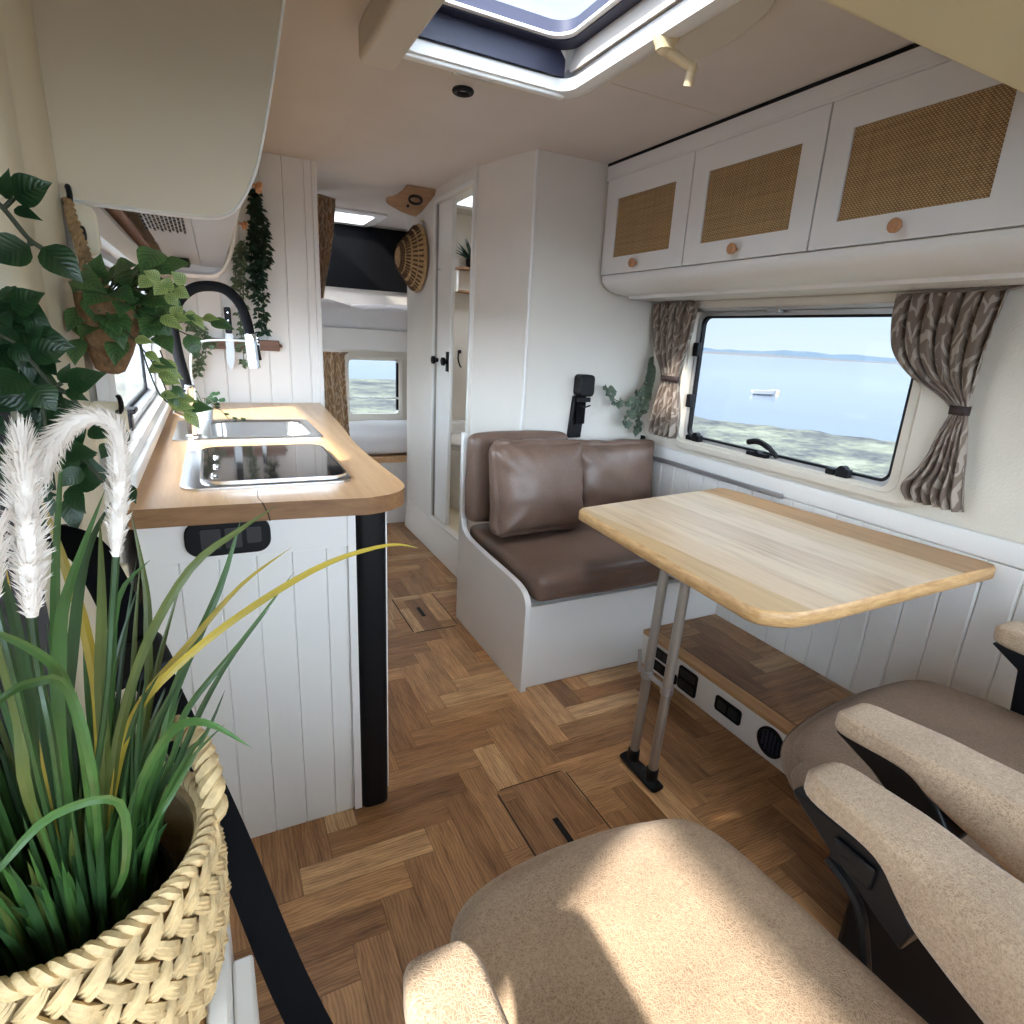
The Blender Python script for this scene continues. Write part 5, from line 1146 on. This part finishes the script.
b=MB(); b.lathe([(.034,0),(.034,.012),(.024,.03),(.021,.04)],(ck.x,ck.y,2.022),(0,0,-1),22); b.tube([ck+Vector((0,0,-.004)),c2],[.013,.010],12); b.sphere(c2,.013); b.tube([c2,c2+Vector((.004,.012,-.034))],[.010,.012],12); b.sphere(ck,.019); b.build('crank',mat('ivory_crank',(.72,.58,.36),.4),t)
# eucalyptus in the corner
t=thing('eucalyptus_spray','trailing eucalyptus spray with round grey green leaves in the bench corner','plant',(1.85,2.3,1.0))
b=MB(); st=MB(); rnd=random.Random(44)
E_=lambda px,py,y=2.335: at(px,py,1,y)
for path,dn in (([(652,362),(650,378),(648,395),(642,408),(637,420),(636,430)],3),([(650,372),(640,390),(632,400),(622,402),(613,398),(606,386)],3),([(648,385),(636,405),(628,415),(624,425)],3),([(652,360),(655,372),(652,390),(646,408)],3),([(648,395),(640,410),(640,424)],3)):
    P=smooth_path([E_(*q) for q in path],5); st.tube(P,.002,5)
    for p in P[1:]:
        for s in range(2 if rnd.random()<.75 else 1):
            a=rnd.random()*2*PI; d_=Vector((math.cos(a),-.5,math.sin(a)*.8-.2)).normalized(); L=rnd.uniform(.03,.05); q=p+d_*L; q.y=min(q.y,2.392); q.x=min(q.x,1.885 if q.y<2.37 else 1.93)
            b.leaf(p+d_*.006,q,L*.72,(rnd.uniform(-.5,.5),-1,.3),.1,.1,seg=6)
b.build('foliage',MT['eleaf'],t); st.build('stems',MT['stem'],t)
# ================================================================ LIGHT
sc=bpy.context.scene
wd=bpy.data.worlds.new('sky'); sc.world=wd; wd.use_nodes=True; nt=wd.node_tree; bg=nt.nodes['Background']
tc=N(nt,'ShaderNodeTexCoord'); vn=nt.nodes.new('ShaderNodeVectorMath'); vn.operation='NORMALIZE'; nt.links.new(tc.outputs['Generated'],vn.inputs[0])
SUN=Vector((-.72,-.35,.60)).normalized()
dp=nt.nodes.new('ShaderNodeVectorMath'); dp.operation='DOT_PRODUCT'; nt.links.new(vn.outputs[0],dp.inputs[0]); dp.inputs[1].default_value=(-.5,-.55,.67)
sx=N(nt,'ShaderNodeSeparateXYZ'); nt.links.new(vn.outputs[0],sx.inputs[0])
glow=N(nt,'ShaderNodeMapRange'); glow.interpolation_type='SMOOTHSTEP'; glow.inputs[1].default_value=-.35; glow.inputs[2].default_value=.85; glow.inputs[3].default_value=SKY_LO; glow.inputs[4].default_value=SKY_HI; nt.links.new(dp.outputs['Value'],glow.inputs[0])
el=ramp(nt,sx.outputs[2],[(0,(.84,.93,1.0)),(.10,(.72,.86,1.0)),(.4,(.72,.86,1.0)),(1,(.97,.97,.98))])
nt.links.new(el,bg.inputs['Color']); nt.links.new(glow.outputs[0],bg.inputs['Strength'])
sl=bpy.data.lights.new('sun','SUN'); sl.energy=SUN_E; sl.angle=math.radians(2.4); sl.color=(1,.94,.84); so=bpy.data.objects.new('sun',sl); C.objects.link(so); so.rotation_euler=SUN.to_track_quat('Z','Y').to_euler()
# ================================================================ CAMERA
cd=bpy.data.cameras.new('camera'); cam=bpy.data.objects.new('camera',cd); C.objects.link(cam)
cd.sensor_fit='HORIZONTAL'; cd.sensor_width=36; cd.lens=FPX/1024*36; cd.clip_start=.01; cd.clip_end=3000
cam.matrix_world=Matrix((( AX[0].x,AX[1].x,-AX[2].x,0),(AX[0].y,AX[1].y,-AX[2].y,0),(AX[0].z,AX[1].z,-AX[2].z,EYE),(0,0,0,1)))
sc.camera=cam
sc.view_settings.view_transform='Standard'; sc.view_settings.look='None'; sc.view_settings.gamma=1; sc.view_settings.exposure=EXPO
sc.view_settings.use_curve_mapping=False
cy=sc.cycles; cy.use_denoising=True; cy.max_bounces=14; cy.diffuse_bounces=8; cy.glossy_bounces=5; cy.transparent_max_bounces=16; cy.transmission_bounces=6
cy.sample_clamp_indirect=6; cy.caustics_reflective=False; cy.caustics_refractive=False
try: cy.denoiser='OPENIMAGEDENOISE'; cy.denoising_input_passes='RGB_ALBEDO_NORMAL'; cy.denoising_prefilter='ACCURATE'
except Exception: pass
